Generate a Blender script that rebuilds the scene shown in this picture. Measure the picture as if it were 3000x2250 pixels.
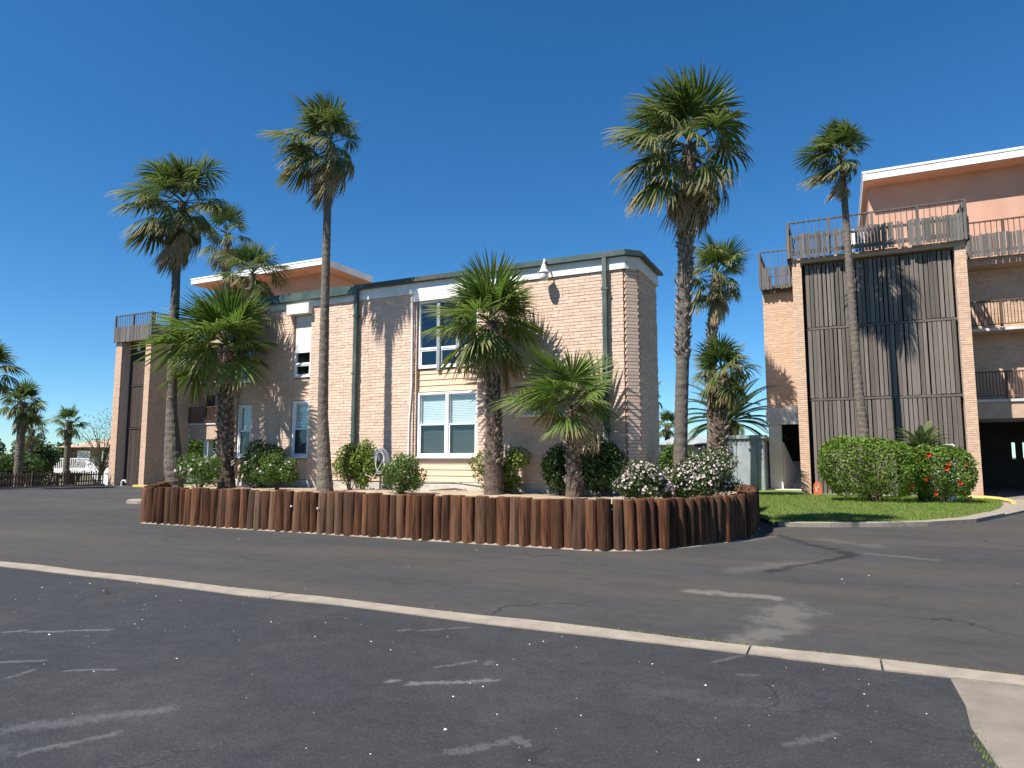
import bpy, math, random
import numpy as np
from mathutils import Vector, Matrix
R = math.radians
rng = np.random.default_rng(7)
random.seed(7)
scene = bpy.context.scene
for o in list(bpy.data.objects):
    bpy.data.objects.remove(o)
COL = scene.collection

# ------------------------------------------------------------------ camera
cam_d = bpy.data.cameras.new('camera')
cam = bpy.data.objects.new('camera', cam_d)
COL.objects.link(cam)
cam.location = (0, 0, 1.6)
cam.rotation_euler = (R(90 + 6.1), 0, 0)
cam_d.sensor_width = 36
cam_d.lens = 24.0
cam_d.clip_end = 6000
scene.camera = cam

# ------------------------------------------------------------------ sky, sun, exposure
TH = R(25.5)                       # the buildings stand turned 25.5 degrees to the view
SUN_EL, SUN_PHI = R(54), R(27)   # sun height, and its angle left of the fronts' normal
sh = (-math.sin(SUN_PHI), -math.cos(SUN_PHI))
SX = sh[0] * math.cos(TH) + sh[1] * math.sin(TH)
SY = -sh[0] * math.sin(TH) + sh[1] * math.cos(TH)
SUNV = Vector((SX * math.cos(SUN_EL), SY * math.cos(SUN_EL), math.sin(SUN_EL)))
world = bpy.data.worlds.new('World')
scene.world = world
world.use_nodes = True
wn = world.node_tree
wn.nodes.clear()
sky = wn.nodes.new('ShaderNodeTexSky')
sky.sky_type = 'NISHITA'
sky.sun_disc = False
sky.sun_elevation = SUN_EL
sky.sun_rotation = math.atan2(SX, SY)
sky.altitude = 0
sky.air_density = 0.85
sky.dust_density = 0.03
sky.ozone_density = 1.2
bg = wn.nodes.new('ShaderNodeBackground')
bg.inputs['Strength'].default_value = 0.07
wo = wn.nodes.new('ShaderNodeOutputWorld')
hs_ = wn.nodes.new('ShaderNodeHueSaturation')
hs_.inputs['Saturation'].default_value = 1.14
tint = wn.nodes.new('ShaderNodeMix'); tint.data_type = 'RGBA'; tint.blend_type = 'MULTIPLY'; tint.inputs[0].default_value = 1.0
tint.inputs[7].default_value = (0.64, 0.90, 1.10, 1)
wn.links.new(sky.outputs[0], tint.inputs[6])
wn.links.new(tint.outputs[2], hs_.inputs['Color'])
wn.links.new(hs_.outputs[0], bg.inputs[0])
wn.links.new(bg.outputs[0], wo.inputs[0])
sun_d = bpy.data.lights.new('sun', 'SUN')
sun_d.energy = 5.0
sun_d.angle = R(0.5)
sun_d.color = (1.0, 0.955, 0.89)
sun = bpy.data.objects.new('sun', sun_d)
COL.objects.link(sun)
sun.rotation_euler = SUNV.to_track_quat('Z', 'Y').to_euler()
sun.location = (-20, -20, 40)
vs = scene.view_settings
vs.view_transform = 'Standard'
vs.look = 'None'
vs.exposure = 0.95
vs.gamma = 1
vs.use_curve_mapping = False
try:
    scene.cycles.max_bounces = 8
    scene.cycles.transparent_max_bounces = 12
except Exception:
    pass


# ------------------------------------------------------------------ helpers
def W(u, v, z=0.0):
    """building frame (u along the fronts, v away from the camera) to world"""
    return (u * math.cos(TH) + v * math.sin(TH), -u * math.sin(TH) + v * math.cos(TH), z)


def UVof(x, y):
    return (x * math.cos(TH) - y * math.sin(TH), x * math.sin(TH) + y * math.cos(TH))


def sstep(a, b, x):
    t = min(1, max(0, (x - a) / (b - a)))
    return t * t * (3 - 2 * t)


def gh(u, v):
    """height of the ground: level, falling away to the left and beyond the fence"""
    return -0.35 * sstep(17, 40, -u) - 1.4 * sstep(47, 60, -u)


def tag(o, label=None, cat=None, group=None, kind=None):
    if label: o['label'] = label
    if cat: o['category'] = cat
    if group: o['group'] = group
    if kind: o['kind'] = kind
    return o


def root(name, u, v, z, label, cat, group=None, rot=True):
    """a thing: an Empty at its base, turned with the buildings"""
    o = bpy.data.objects.new(name, None)
    COL.objects.link(o)
    o.empty_display_size = 0.3
    o.location = W(u, v, z)
    if rot:
        o.rotation_euler = (0, 0, -TH)
    ORG[o.name] = (u, v, z)
    return tag(o, label, cat, group)


ORG = {}


def link(name, me, m, parent=None):
    o = bpy.data.objects.new(name, me)
    COL.objects.link(o)
    if m is not None and not len(me.materials):
        me.materials.append(m)
    if parent is not None:
        o.parent = parent
        if parent.name in ORG:
            ORG[o.name] = ORG[parent.name]
    return o


class MB:
    """collects faces in building-frame metres; build() links them as one mesh"""
    def __init__(s):
        s.v = []; s.f = []

    def add(s, vs_, fs):
        n = len(s.v)
        s.v += [tuple(p) for p in vs_]
        s.f += [tuple(i + n for i in f) for f in fs]
        return s

    def box(s, u0, u1, v0, v1, z0, z1):
        return s.add([(u0, v0, z0), (u1, v0, z0), (u1, v1, z0), (u0, v1, z0), (u0, v0, z1), (u1, v0, z1), (u1, v1, z1), (u0, v1, z1)],
                     [(0, 3, 2, 1), (4, 5, 6, 7), (0, 1, 5, 4), (1, 2, 6, 5), (2, 3, 7, 6), (3, 0, 4, 7)])

    def prism(s, pts, z0, z1):
        n = len(pts)
        a = sum(pts[i][0] * pts[(i + 1) % n][1] - pts[(i + 1) % n][0] * pts[i][1] for i in range(n))
        if a < 0: pts = pts[::-1]
        return s.add([(p[0], p[1], z0) for p in pts] + [(p[0], p[1], z1) for p in pts],
                     [tuple(range(n))[::-1], tuple(range(n, 2 * n))] + [(i, (i + 1) % n, n + (i + 1) % n, n + i) for i in range(n)])

    def tube(s, pts, rad, sides=8, cap=True):
        pts = [Vector(p) for p in pts]
        rad = rad if isinstance(rad, (list, tuple)) else [rad] * len(pts)
        rings = []
        for i, p in enumerate(pts):
            d = (pts[min(i + 1, len(pts) - 1)] - pts[max(i - 1, 0)]).normalized()
            a = Vector((0, 0, 1)) if abs(d.z) < 0.9 else Vector((1, 0, 0))
            x = d.cross(a).normalized(); y = x.cross(d)
            rings.append([p + (x * math.cos(2 * math.pi * k / sides) + y * math.sin(2 * math.pi * k / sides)) * rad[i] for k in range(sides)])
        fs = []
        for i in range(len(pts) - 1):
            for k in range(sides):
                k2 = (k + 1) % sides
                fs.append((i * sides + k, i * sides + k2, (i + 1) * sides + k2, (i + 1) * sides + k))
        if cap:
            fs.append(tuple(range(sides)))
            fs.append(tuple(range((len(pts) - 1) * sides, len(pts) * sides))[::-1])
        return s.add([q for r in rings for q in r], [f[::-1] for f in fs])

    def lathe(s, c, prof, sides=16):
        """prof: (radius, z) from bottom to top"""
        n = len(prof)
        vs_ = [(c[0] + r * math.cos(2 * math.pi * k / sides), c[1] + r * math.sin(2 * math.pi * k / sides), c[2] + z) for r, z in prof for k in range(sides)]
        fs = [(i * sides + k, i * sides + (k + 1) % sides, (i + 1) * sides + (k + 1) % sides, (i + 1) * sides + k) for i in range(n - 1) for k in range(sides)]
        fs.append(tuple(range(sides))[::-1]); fs.append(tuple(range((n - 1) * sides, n * sides)))
        return s.add(vs_, fs)

    def build(s, name, m, parent=None, smooth=False, org=None):
        if org is None:
            org = ORG.get(parent.name, (0, 0, 0)) if parent is not None else (0, 0, 0)
        me = bpy.data.meshes.new(name)
        me.from_pydata([(p[0] - org[0], p[1] - org[1], p[2] - org[2]) for p in s.v], [], s.f)
        if smooth:
            me.polygons.foreach_set('use_smooth', [True] * len(me.polygons))
        me.update()
        o = link(name, me, m, parent)
        if parent is None:
            o.rotation_euler = (0, 0, -TH)
        return o


def bx(name, m, parent, *b):
    return MB().box(*b).build(name, m, parent)


def fast_mesh(name, verts, faces, attrs=None, smooth=False):
    """verts (N,3), faces (M,k) of one size k"""
    me = bpy.data.meshes.new(name)
    verts = np.asarray(verts, dtype=np.float32); faces = np.asarray(faces, dtype=np.int32)
    k = faces.shape[1]
    me.vertices.add(len(verts)); me.vertices.foreach_set('co', verts.ravel())
    me.loops.add(faces.size); me.loops.foreach_set('vertex_index', faces.ravel())
    me.polygons.add(len(faces))
    me.polygons.foreach_set('loop_start', np.arange(0, faces.size, k, dtype=np.int32))
    try:
        me.polygons.foreach_set('loop_total', np.full(len(faces), k, dtype=np.int32))
    except Exception:
        pass
    me.update(calc_edges=True)
    if attrs:
        for n_, a in attrs.items():
            at = me.attributes.new(n_, 'FLOAT', 'POINT')
            at.data.foreach_set('value', np.asarray(a, dtype=np.float32))
    me.polygons.foreach_set('use_smooth', [smooth] * len(faces))
    me.validate()
    return me


BF = np.array([(0, 3, 2, 1), (4, 5, 6, 7), (0, 1, 5, 4), (1, 2, 6, 5), (2, 3, 7, 6), (3, 0, 4, 7)])


def boxes_mesh(name, B):
    """many boxes (N,6: u0,u1,v0,v1,z0,z1) as one mesh"""
    B = np.asarray(B, dtype=float)
    sel = [(0, 2, 4), (1, 2, 4), (1, 3, 4), (0, 3, 4), (0, 2, 5), (1, 2, 5), (1, 3, 5), (0, 3, 5)]
    V = np.stack([B[:, list(t)] for t in sel], axis=1).reshape(-1, 3)
    F = (BF[None] + 8 * np.arange(len(B))[:, None, None]).reshape(-1, 4)
    return fast_mesh(name, V, F)


# ------------------------------------------------------------------ materials
class NT:
    def __init__(s, name):
        s.m = bpy.data.materials.new(name); s.m.use_nodes = True
        s.t = s.m.node_tree; s.t.nodes.clear()
        s.out = s.t.nodes.new('ShaderNodeOutputMaterial')
        s.bsdf = s.t.nodes.new('ShaderNodeBsdfPrincipled')
        s.t.links.new(s.bsdf.outputs[0], s.out.inputs[0])

    def n(s, ty, ins=None, **props):
        nd = s.t.nodes.new('ShaderNode' + ty)
        for k, v_ in props.items(): setattr(nd, k, v_)
        for k, v_ in (ins or {}).items(): s.set(nd.inputs[k], v_)
        return nd

    def set(s, sock, v_):
        if isinstance(v_, bpy.types.NodeSocket): s.t.links.new(v_, sock)
        elif isinstance(v_, bpy.types.Node): s.t.links.new(v_.outputs[0], sock)
        else:
            if hasattr(sock.default_value, '__len__') and isinstance(v_, (tuple, list)) and len(sock.default_value) == 4 and len(v_) == 3:
                v_ = tuple(v_) + (1,)
            sock.default_value = v_

    def math(s, op, a, b=0.0, c=None, clamp=False):
        nd = s.t.nodes.new('ShaderNodeMath'); nd.operation = op; nd.use_clamp = clamp
        s.set(nd.inputs[0], a); s.set(nd.inputs[1], b)
        if c is not None: s.set(nd.inputs[2], c)
        return nd.outputs[0]

    def mix(s, f, a, b, blend='MIX'):
        nd = s.t.nodes.new('ShaderNodeMix'); nd.data_type = 'RGBA'; nd.blend_type = blend; nd.clamp_factor = True
        s.set(nd.inputs[0], f); s.set(nd.inputs[6], a); s.set(nd.inputs[7], b)
        return nd.outputs[2]

    def coords(s, scale=(1, 1, 1), kind='Object'):
        tc = s.n('TexCoord'); mp = s.n('Mapping')
        s.t.links.new(tc.outputs[kind], mp.inputs[0]); mp.inputs['Scale'].default_value = scale
        return mp.outputs[0]

    def noise(s, co, scale, detail=4, rough=0.6):
        return s.n('TexNoise', {'Vector': co, 'Scale': scale, 'Detail': detail, 'Roughness': rough}).outputs[0]

    def ramp(s, f, a, b):
        return s.n('MapRange', {'Value': f, 'From Min': a, 'From Max': b}).outputs[0]

    def bump(s, h, strength, dist=0.01):
        nd = s.n('Bump', {'Height': h, 'Strength': strength, 'Distance': dist})
        s.t.links.new(nd.outputs[0], s.bsdf.inputs['Normal'])

    def fin(s, col, rough=0.8, spec=0.3, metal=0.0):
        s.set(s.bsdf.inputs['Base Color'], col); s.set(s.bsdf.inputs['Roughness'], rough)
        s.set(s.bsdf.inputs['Metallic'], metal)
        s.bsdf.inputs['Specular IOR Level'].default_value = spec
        return s.m


def pm(name, c1, c2, scale=3.0, rough=0.8, bump=0.3, bscale=40, stretch=(1, 1, 1), rnd=0.0, spec=0.3, lo=0.35, hi=0.65, dirt=None, metal=0.0):
    """plain weathered surface: two tones by noise, per-object value shift, fine relief, optional dirt tone"""
    t = NT(name)
    co = t.coords(stretch)
    if rnd:
        oi = t.n('ObjectInfo')
        off = t.n('VectorMath', {0: co}, operation='ADD')
        cx = t.n('CombineXYZ', {'X': t.math('MULTIPLY', oi.outputs['Random'], 37.0), 'Y': t.math('MULTIPLY', oi.outputs['Random'], 91.0)})
        t.set(off.inputs[1], cx.outputs[0]); co = off.outputs[0]
    f = t.ramp(t.noise(co, scale, 5), lo, hi)
    col = t.mix(f, c1, c2)
    if dirt:
        d = t.ramp(t.noise(co, scale * 0.37, 6, 0.7), 0.5, 0.72)
        col = t.mix(t.math('MULTIPLY', d, 0.7), col, dirt)
    if rnd:
        k = t.math('ADD', 1 - rnd, t.math('MULTIPLY', oi.outputs['Random'], 2 * rnd))
        hs = t.n('HueSaturation', {'Value': k, 'Color': col}); col = hs.outputs[0]
    if bump:
        t.bump(t.noise(co, bscale, 4), bump)
    return t.fin(col, rough, spec, metal)


M = {}


def brick_mat(name, base, var):
    t = NT(name)
    g = t.n('NewGeometry'); oi = t.n('ObjectInfo')
    r = t.math('FRACT', t.math('ADD', t.math('MULTIPLY', g.outputs['Random Per Island'], 7.13), t.math('MULTIPLY', oi.outputs['Random'], 3.7)))
    co = t.coords((1, 1, 1))
    dark = tuple(c * 0.86 for c in base); light = tuple(min(1, c * 1.08) for c in base)
    col = t.mix(r, dark, light)
    r2 = t.math('FRACT', t.math('MULTIPLY', r, 13.7))
    col = t.mix(t.math('MULTIPLY', t.ramp(r2, 0.72, 0.95), 0.6), col, var)
    n = t.noise(co, 9, 5)
    col = t.mix(t.math('MULTIPLY', t.ramp(n, 0.45, 0.75), 0.35), col, tuple(min(1, c * 1.28 + .03) for c in base))
    big = t.noise(t.coords((0.6, 0.6, 0.25)), 1.0, 4)
    col = t.mix(t.math('MULTIPLY', t.ramp(big, 0.5, 0.8), 0.25), col, (0.30, 0.23, 0.18))
    st = t.noise(t.coords((2.2, 2.2, 0.16)), 1.0, 5, 0.65)
    col = t.mix(t.math('MULTIPLY', t.ramp(st, 0.54, 0.78), 0.30), col, (0.33, 0.25, 0.19))
    col = t.mix(t.math('MULTIPLY', t.ramp(st, 0.42, 0.25), 0.18), col, (0.74, 0.62, 0.52))
    t.bump(t.noise(co, 60, 4), 0.5, 0.006)
    return t.fin(col, 0.88, 0.2)


M['brick'] = brick_mat('brick_tan', (0.62, 0.46, 0.355), (0.56, 0.38, 0.285))
M['mortar'] = pm('mortar', (0.60, 0.47, 0.37), (0.52, 0.40, 0.31), 6, 0.95, 0.3)
M['brickw'] = brick_mat('brick_orange', (0.56, 0.38, 0.265), (0.50, 0.31, 0.20))
M['white'] = pm('white_paint', (0.76, 0.75, 0.72), (0.66, 0.64, 0.60), 1.6, 0.55, 0.08, 30, dirt=(0.52, 0.49, 0.44))
M['vinyl'] = pm('white_vinyl', (0.82, 0.82, 0.81), (0.76, 0.76, 0.76), 2, 0.4, 0.03)
M['fascia'] = pm('white_fascia', (0.80, 0.79, 0.76), (0.68, 0.67, 0.64), 1.2, 0.55, 0.08, 30, (1, 1, 0.4), dirt=(0.55, 0.52, 0.47))
M['green'] = pm('green_metal', (0.052, 0.085, 0.075), (0.035, 0.06, 0.055), 2.5, 0.45, 0.08, 25, spec=0.4, dirt=(0.13, 0.14, 0.12))
M['siding'] = pm('peach_siding', (0.66, 0.47, 0.335), (0.61, 0.43, 0.30), 2, 0.65, 0.15, 30, (0.4, 1, 3), rnd=0.05)
M['coral'] = pm('coral_stucco', (0.52, 0.305, 0.215), (0.46, 0.265, 0.185), 1.5, 0.85, 0.35, 60, (1, 1, 0.35), dirt=(0.40, 0.235, 0.165))
M['conc'] = pm('pale_concrete', (0.52, 0.48, 0.42), (0.40, 0.365, 0.32), 3, 0.9, 0.35, 50, dirt=(0.25, 0.22, 0.19))
M['concw'] = pm('white_concrete', (0.62, 0.60, 0.57), (0.52, 0.50, 0.47), 2, 0.85, 0.2, 40, dirt=(0.4, 0.37, 0.33))
M['slat'] = pm('weathered_slat', (0.185, 0.158, 0.135), (0.09, 0.075, 0.064), 7, 0.9, 0.5, 30, (3, 3, 0.35), rnd=0.3)
M['slatgrey'] = pm('silvered_picket', (0.16, 0.148, 0.136), (0.08, 0.072, 0.066), 7, 0.9, 0.5, 30, (3, 3, 0.5), rnd=0.3)
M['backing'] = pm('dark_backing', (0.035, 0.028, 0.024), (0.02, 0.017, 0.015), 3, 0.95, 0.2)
M['dkwood'] = pm('dark_stained_boards', (0.075, 0.052, 0.042), (0.035, 0.026, 0.022), 5, 0.85, 0.4, 30, (4, 4, 0.3), rnd=0.25)
M['rail'] = pm('brown_rail', (0.135, 0.085, 0.06), (0.085, 0.055, 0.042), 6, 0.8, 0.3, 40, rnd=0.15)
M['soffit'] = pm('tan_soffit', (0.47, 0.33, 0.235), (0.40, 0.28, 0.20), 2, 0.9, 0.1)
M['door'] = pm('dark_door', (0.06, 0.038, 0.03), (0.045, 0.03, 0.025), 3, 0.6, 0.1)
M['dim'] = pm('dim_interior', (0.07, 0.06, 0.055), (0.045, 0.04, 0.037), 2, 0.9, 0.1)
M['blind'] = pm('pale_blind', (0.76, 0.80, 0.80), (0.70, 0.74, 0.74), 2, 0.6, 0.0)
M['soil'] = pm('sandy_soil', (0.38, 0.30, 0.21), (0.27, 0.205, 0.14), 5, 0.95, 0.8, 60, dirt=(0.15, 0.11, 0.08))
M['metalgrey'] = pm('grey_sheet_metal', (0.30, 0.33, 0.34), (0.22, 0.25, 0.26), 2, 0.55, 0.1, 20, dirt=(0.17, 0.18, 0.18))
M['roofdk'] = pm('dark_roof', (0.10, 0.085, 0.075), (0.065, 0.055, 0.05), 4, 0.9, 0.4)
M['black'] = pm('black_rubber', (0.02, 0.02, 0.02), (0.03, 0.03, 0.03), 4, 0.5, 0.0)
M['red'] = pm('orange_red_clay', (0.50, 0.13, 0.06), (0.38, 0.09, 0.045), 6, 0.7, 0.3)
M['dish'] = pm('grey_dish_paint', (0.13, 0.135, 0.15), (0.10, 0.105, 0.12), 3, 0.5, 0.05)
M['yellow'] = pm('worn_yellow_paint', (0.60, 0.46, 0.09), (0.48, 0.38, 0.12), 5, 0.7, 0.2, dirt=(0.4, 0.36, 0.28))
M['glassw'] = pm('frosted_glass', (0.72, 0.72, 0.66), (0.64, 0.64, 0.58), 3, 0.25, 0.0, spec=0.5)


def glass_mat(name, tint):
    t = NT(name)
    lw = t.n('LayerWeight', {'Blend': 0.5})
    fr = t.math('ADD', t.math('MULTIPLY', t.math('POWER', lw.outputs['Facing'], 5.0), 0.9), 0.05)
    tr = t.n('BsdfTransparent', {'Color': tint})
    gl = t.n('BsdfGlossy', {'Color': (0.9, 0.95, 1.0), 'Roughness': 0.02})
    co = t.coords()
    nz = t.n('Bump', {'Height': t.noise(co, 1.3, 2), 'Strength': 0.05, 'Distance': 0.05})
    t.t.links.new(nz.outputs[0], gl.inputs['Normal'])
    mx = t.n('MixShader', {0: fr})
    t.t.links.new(tr.outputs[0], mx.inputs[1]); t.t.links.new(gl.outputs[0], mx.inputs[2])
    t.t.links.new(mx.outputs[0], t.out.inputs[0])
    return t.m


M['glass'] = glass_mat('window_glass', (0.90, 0.94, 0.94))
M['screen'] = glass_mat('screened_glass', (0.52, 0.56, 0.57))


def timber_mat():
    t = NT('creosoted_log')
    oi = t.n('ObjectInfo')
    co0 = t.coords((1, 1, 1))
    rr = oi.outputs['Random']
    off = t.n('VectorMath', {0: t.coords((12, 12, 0.7)), 1: t.n('CombineXYZ', {'X': t.math('MULTIPLY', rr, 57.0), 'Y': t.math('MULTIPLY', rr, 131.0), 'Z': t.math('MULTIPLY', rr, 23.0)}).outputs[0]}, operation='ADD')
    g = t.noise(off.outputs[0], 1.6, 6, 0.7)
    col = t.mix(t.ramp(g, 0.36, 0.62), (0.028, 0.015, 0.010), (0.25, 0.098, 0.046))
    r2 = t.math('FRACT', t.math('MULTIPLY', rr, 17.3))
    # some logs keep their red-brown stain, others have weathered to grey-tan
    grey = t.mix(t.ramp(g, 0.3, 0.7), (0.10, 0.065, 0.045), (0.30, 0.205, 0.14))
    col = t.mix(t.math('MULTIPLY', t.ramp(r2, 0.7, 1.0), 0.7), col, grey)
    p = t.noise(off.outputs[0], 0.5, 3)
    col = t.mix(t.math('MULTIPLY', t.ramp(p, 0.46, 0.7), 0.65), col, (0.27, 0.155, 0.085))
    k = t.n('HueSaturation', {'Value': t.math('ADD', 0.30, t.math('MULTIPLY', t.math('FRACT', t.math('MULTIPLY', rr, 7.7)), 0.55)), 'Color': col})
    v = t.n('TexVoronoi', {'Vector': off.outputs[0], 'Scale': 0.55})
    knot = t.ramp(v.outputs['Distance'], 0.16, 0.06)
    col = t.mix(t.math('MULTIPLY', knot, 0.7), k.outputs[0], (0.02, 0.012, 0.01))
    t.bump(t.math('ADD', g, t.math('MULTIPLY', t.noise(co0, 70, 3), 0.3)), 1.0, 0.035)
    return t.fin(col, 0.9, 0.15)


M['timber'] = timber_mat()


def streak_mask(t, co, segs, soft_noise):
    """white wear marks of a shape of their own: capsules (x0,y0,x1,y1,width) in world metres with ragged edges"""
    tot = None
    wv = t.n('VectorMath', {0: t.n('VectorMath', {0: t.n('TexNoise', {'Vector': co, 'Scale': 2.2, 'Detail': 3}).outputs['Color'], 1: (.5, .5, .5)}, operation='SUBTRACT').outputs[0], 3: 0.16}, operation='SCALE')
    sep = t.n('SeparateXYZ', {0: t.n('VectorMath', {0: co, 1: wv.outputs[0]}, operation='ADD').outputs[0]})
    X, Y = sep.outputs[0], sep.outputs[1]
    for (x0, y0, x1, y1, w, a) in segs:
        dx, dy = x1 - x0, y1 - y0
        L = dx * dx + dy * dy + 1e-9
        px = t.math('SUBTRACT', X, x0); py = t.math('SUBTRACT', Y, y0)
        h = t.math('DIVIDE', t.math('ADD', t.math('MULTIPLY', px, dx), t.math('MULTIPLY', py, dy)), L, clamp=True)
        qx = t.math('SUBTRACT', px, t.math('MULTIPLY', h, dx)); qy = t.math('SUBTRACT', py, t.math('MULTIPLY', h, dy))
        d = t.math('SQRT', t.math('ADD', t.math('MULTIPLY', qx, qx), t.math('MULTIPLY', qy, qy)))
        dn = t.math('ADD', d, t.math('MULTIPLY', t.math('SUBTRACT', soft_noise, 0.5), w * 4.2))
        mk = t.math('MULTIPLY', t.ramp(dn, w, w * 0.25), a)
        tot = mk if tot is None else t.math('MAXIMUM', tot, mk)
    return tot


def asphalt_mat(name, c1, c2, brown=0.0, segs=(), wet=(), speck=0.35, pale=()):
    t = NT(name)
    co = t.coords(kind='Object')
    fine = t.noise(co, 90, 3, 0.75)
    mid = t.noise(co, 6, 6, 0.7)
    col = t.mix(t.ramp(mid, 0.3, 0.7), c1, c2)
    big = t.noise(t.coords((0.10, 0.42, 1)), 1.0, 5, 0.6)
    if brown:
        col = t.mix(t.math('MULTIPLY', t.ramp(big, 0.44, 0.66), brown), col, (0.072, 0.059, 0.048))
    b2 = t.noise(t.coords((0.5, 0.5, 1)), 1.1, 6, 0.75)
    col = t.mix(t.math('MULTIPLY', t.ramp(b2, 0.5, 0.75), 0.6), col, (0.064, 0.062, 0.059))
    b3 = t.noise(t.coords((0.3, 1.2, 1)), 0.9, 6, 0.7)
    col = t.mix(t.math('MULTIPLY', t.ramp(b3, 0.5, 0.75), 0.5), col, tuple(c * 0.6 for c in c1))
    col = t.mix(t.math('MULTIPLY', t.ramp(fine, 0.55, 0.85), speck), col, (0.15, 0.145, 0.14))
    col = t.mix(t.math('MULTIPLY', t.ramp(fine, 0.45, 0.2), 0.5), col, tuple(c * 0.45 for c in c1))
    grav = t.math('MULTIPLY', t.ramp(t.noise(co, 45, 3, 0.8), 0.52, 0.68), t.ramp(t.noise(co, 1.3, 4, 0.65), 0.5, 0.68))
    col = t.mix(t.math('MULTIPLY', grav, 0.55), col, (0.12, 0.117, 0.11))
    grit = t.noise(co, 33, 2, 0.9)
    col = t.mix(t.math('MULTIPLY', t.ramp(grit, 0.56, 0.74), 0.30), col, (0.10, 0.10, 0.098))
    col = t.mix(t.math('MULTIPLY', t.ramp(grit, 0.44, 0.28), 0.35), col, tuple(c * 0.5 for c in c1))
    rag = t.noise(co, 14, 5, 0.8)
    rough = 0.86
    if segs:
        mk = streak_mask(t, co, segs, rag)
        col = t.mix(t.math('MULTIPLY', mk, t.ramp(fine, 0.25, 0.6)), col, (0.155, 0.16, 0.165))
    if pale:
        mk = streak_mask(t, co, pale, t.noise(co, 3, 6, 0.75))
        col = t.mix(mk, col, (0.15, 0.138, 0.122))
    if wet:
        mk = streak_mask(t, co, wet, t.noise(co, 3.2, 5, 0.7))
        col = t.mix(t.math('MULTIPLY', mk, 0.8), col, (0.013, 0.013, 0.014))
        rough = t.math('SUBTRACT', 0.86, t.math('MULTIPLY', mk, 0.25))
    # hairline cracks
    vo = t.n('TexVoronoi', {'Vector': t.n('VectorMath', {0: co, 1: t.n('VectorMath', {0: t.n('TexNoise', {'Vector': co, 'Scale': 0.9, 'Detail': 5}).outputs['Color'], 3: 1.6}, operation='SCALE').outputs[0]}, operation='ADD').outputs[0], 'Scale': 0.33}, feature='DISTANCE_TO_EDGE')
    ck = t.math('MULTIPLY', t.ramp(vo.outputs['Distance'], 0.008, 0.002), t.ramp(t.noise(co, 0.35, 2), 0.5, 0.62))
    col = t.mix(t.math('MULTIPLY', ck, 0.75), col, (0.012, 0.012, 0.012))
    t.bump(t.math('ADD', fine, t.math('MULTIPLY', mid, 0.6)), 0.55, 0.012)
    return t.fin(col, rough, 0.25)


def to_uv(segs):
    return [UVof(a, b) + UVof(c, d) + (w, al) for (a, b, c, d, w, al) in segs]


LOT_STREAKS = to_uv([(-4.65, 6.47, -4.52, 6.55, .05, .7), (-4.42, 6.50, -3.76, 6.55, .04, .75), (-4.05, 5.55, -3.72, 5.6, .035, .6), (-3.68, 5.17, -3.62, 5.36, .03, .5),
                     (-3.33, 5.34, -3.0, 5.37, .03, .6), (-2.95, 4.25, -2.2, 4.53, .09, .38), (-2.64, 3.91, -2.28, 4.16, .05, .45), (-1.04, 6.56, -.98, 6.56, .04, .7), (-.85, 6.54, -.4, 6.64, .03, .55),
                     (-.6, 5.42, -.3, 5.56, .03, .5), (-.18, 5.5, -.16, 5.56, .05, .4), (-.89, 5.09, -.84, 5.09, .045, .8), (-.70, 5.01, -.15, 5.12, .05, .8), (-.09, 5.12, -.08, 5.12, .02, .7),
                     (-.34, 3.91, -.02, 4.07, .05, .4), (.05, 4.1, .09, 4.02, .05, .4), (1.55, 5.54, 1.87, 5.71, .03, .4), (1.7, 5.27, 1.84, 5.24, .03, .35), (1.56, 4.0, 1.86, 4.16, .05, .35), (-3.1, 3.8, -2.8, 3.9, .14, .22), (.9, 4.9, 1.8, 4.6, .16, .12)])
WET = to_uv([(5.5, 14.3, 5.42, 12.8, .16, .7), (5.42, 12.8, 5.62, 12.0, .17, .9), (5.62, 12.0, 5.55, 11.45, .2, .95), (5.55, 11.45, 5.0, 10.88, .12, .9), (5.0, 10.88, 4.2, 10.33, .11, .85), (4.2, 10.33, 3.5, 9.7, .12, .85)])
PALE = to_uv([(2.18, 8.4, 3.0, 8.02, .16, .75), (2.9, 7.5, 2.6, 6.75, .35, .45), (2.4, 6.5, 2.05, 6.15, .25, .5), (5.95, 11.6, 6.6, 10.9, .14, .35), (5.2, 14.3, 4.6, 13.4, .3, .3), (6.1, 13.5, 6.5, 12.6, .3, .25), (4.3, 10.6, 3.2, 9.9, .3, .25)])
M['lot'] = asphalt_mat('lot_asphalt', (0.022, 0.023, 0.0265), (0.034, 0.0355, 0.039), 0.12, LOT_STREAKS, speck=0.42)
M['road'] = asphalt_mat('road_asphalt', (0.034, 0.0335, 0.034), (0.052, 0.050, 0.048), 0.8, (), WET, 0.4, PALE)
M['ribbon'] = pm('ribbon_concrete', (0.29, 0.245, 0.195), (0.215, 0.18, 0.145), 4, 0.9, 0.4, 60, dirt=(0.22, 0.19, 0.155))
M['slab'] = pm('worn_slab_concrete', (0.21, 0.18, 0.148), (0.15, 0.13, 0.105), 2.2, 0.9, 0.4, 50, dirt=(0.17, 0.145, 0.115))
M['lawn'] = pm('lawn_turf', (0.09, 0.14, 0.028), (0.14, 0.18, 0.04), 3, 0.95, 0.6, 60, dirt=(0.17, 0.15, 0.07))
M['scrub'] = pm('scrub_ground', (0.09, 0.10, 0.045), (0.17, 0.145, 0.085), 0.6, 0.95, 0.5, 8)


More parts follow.
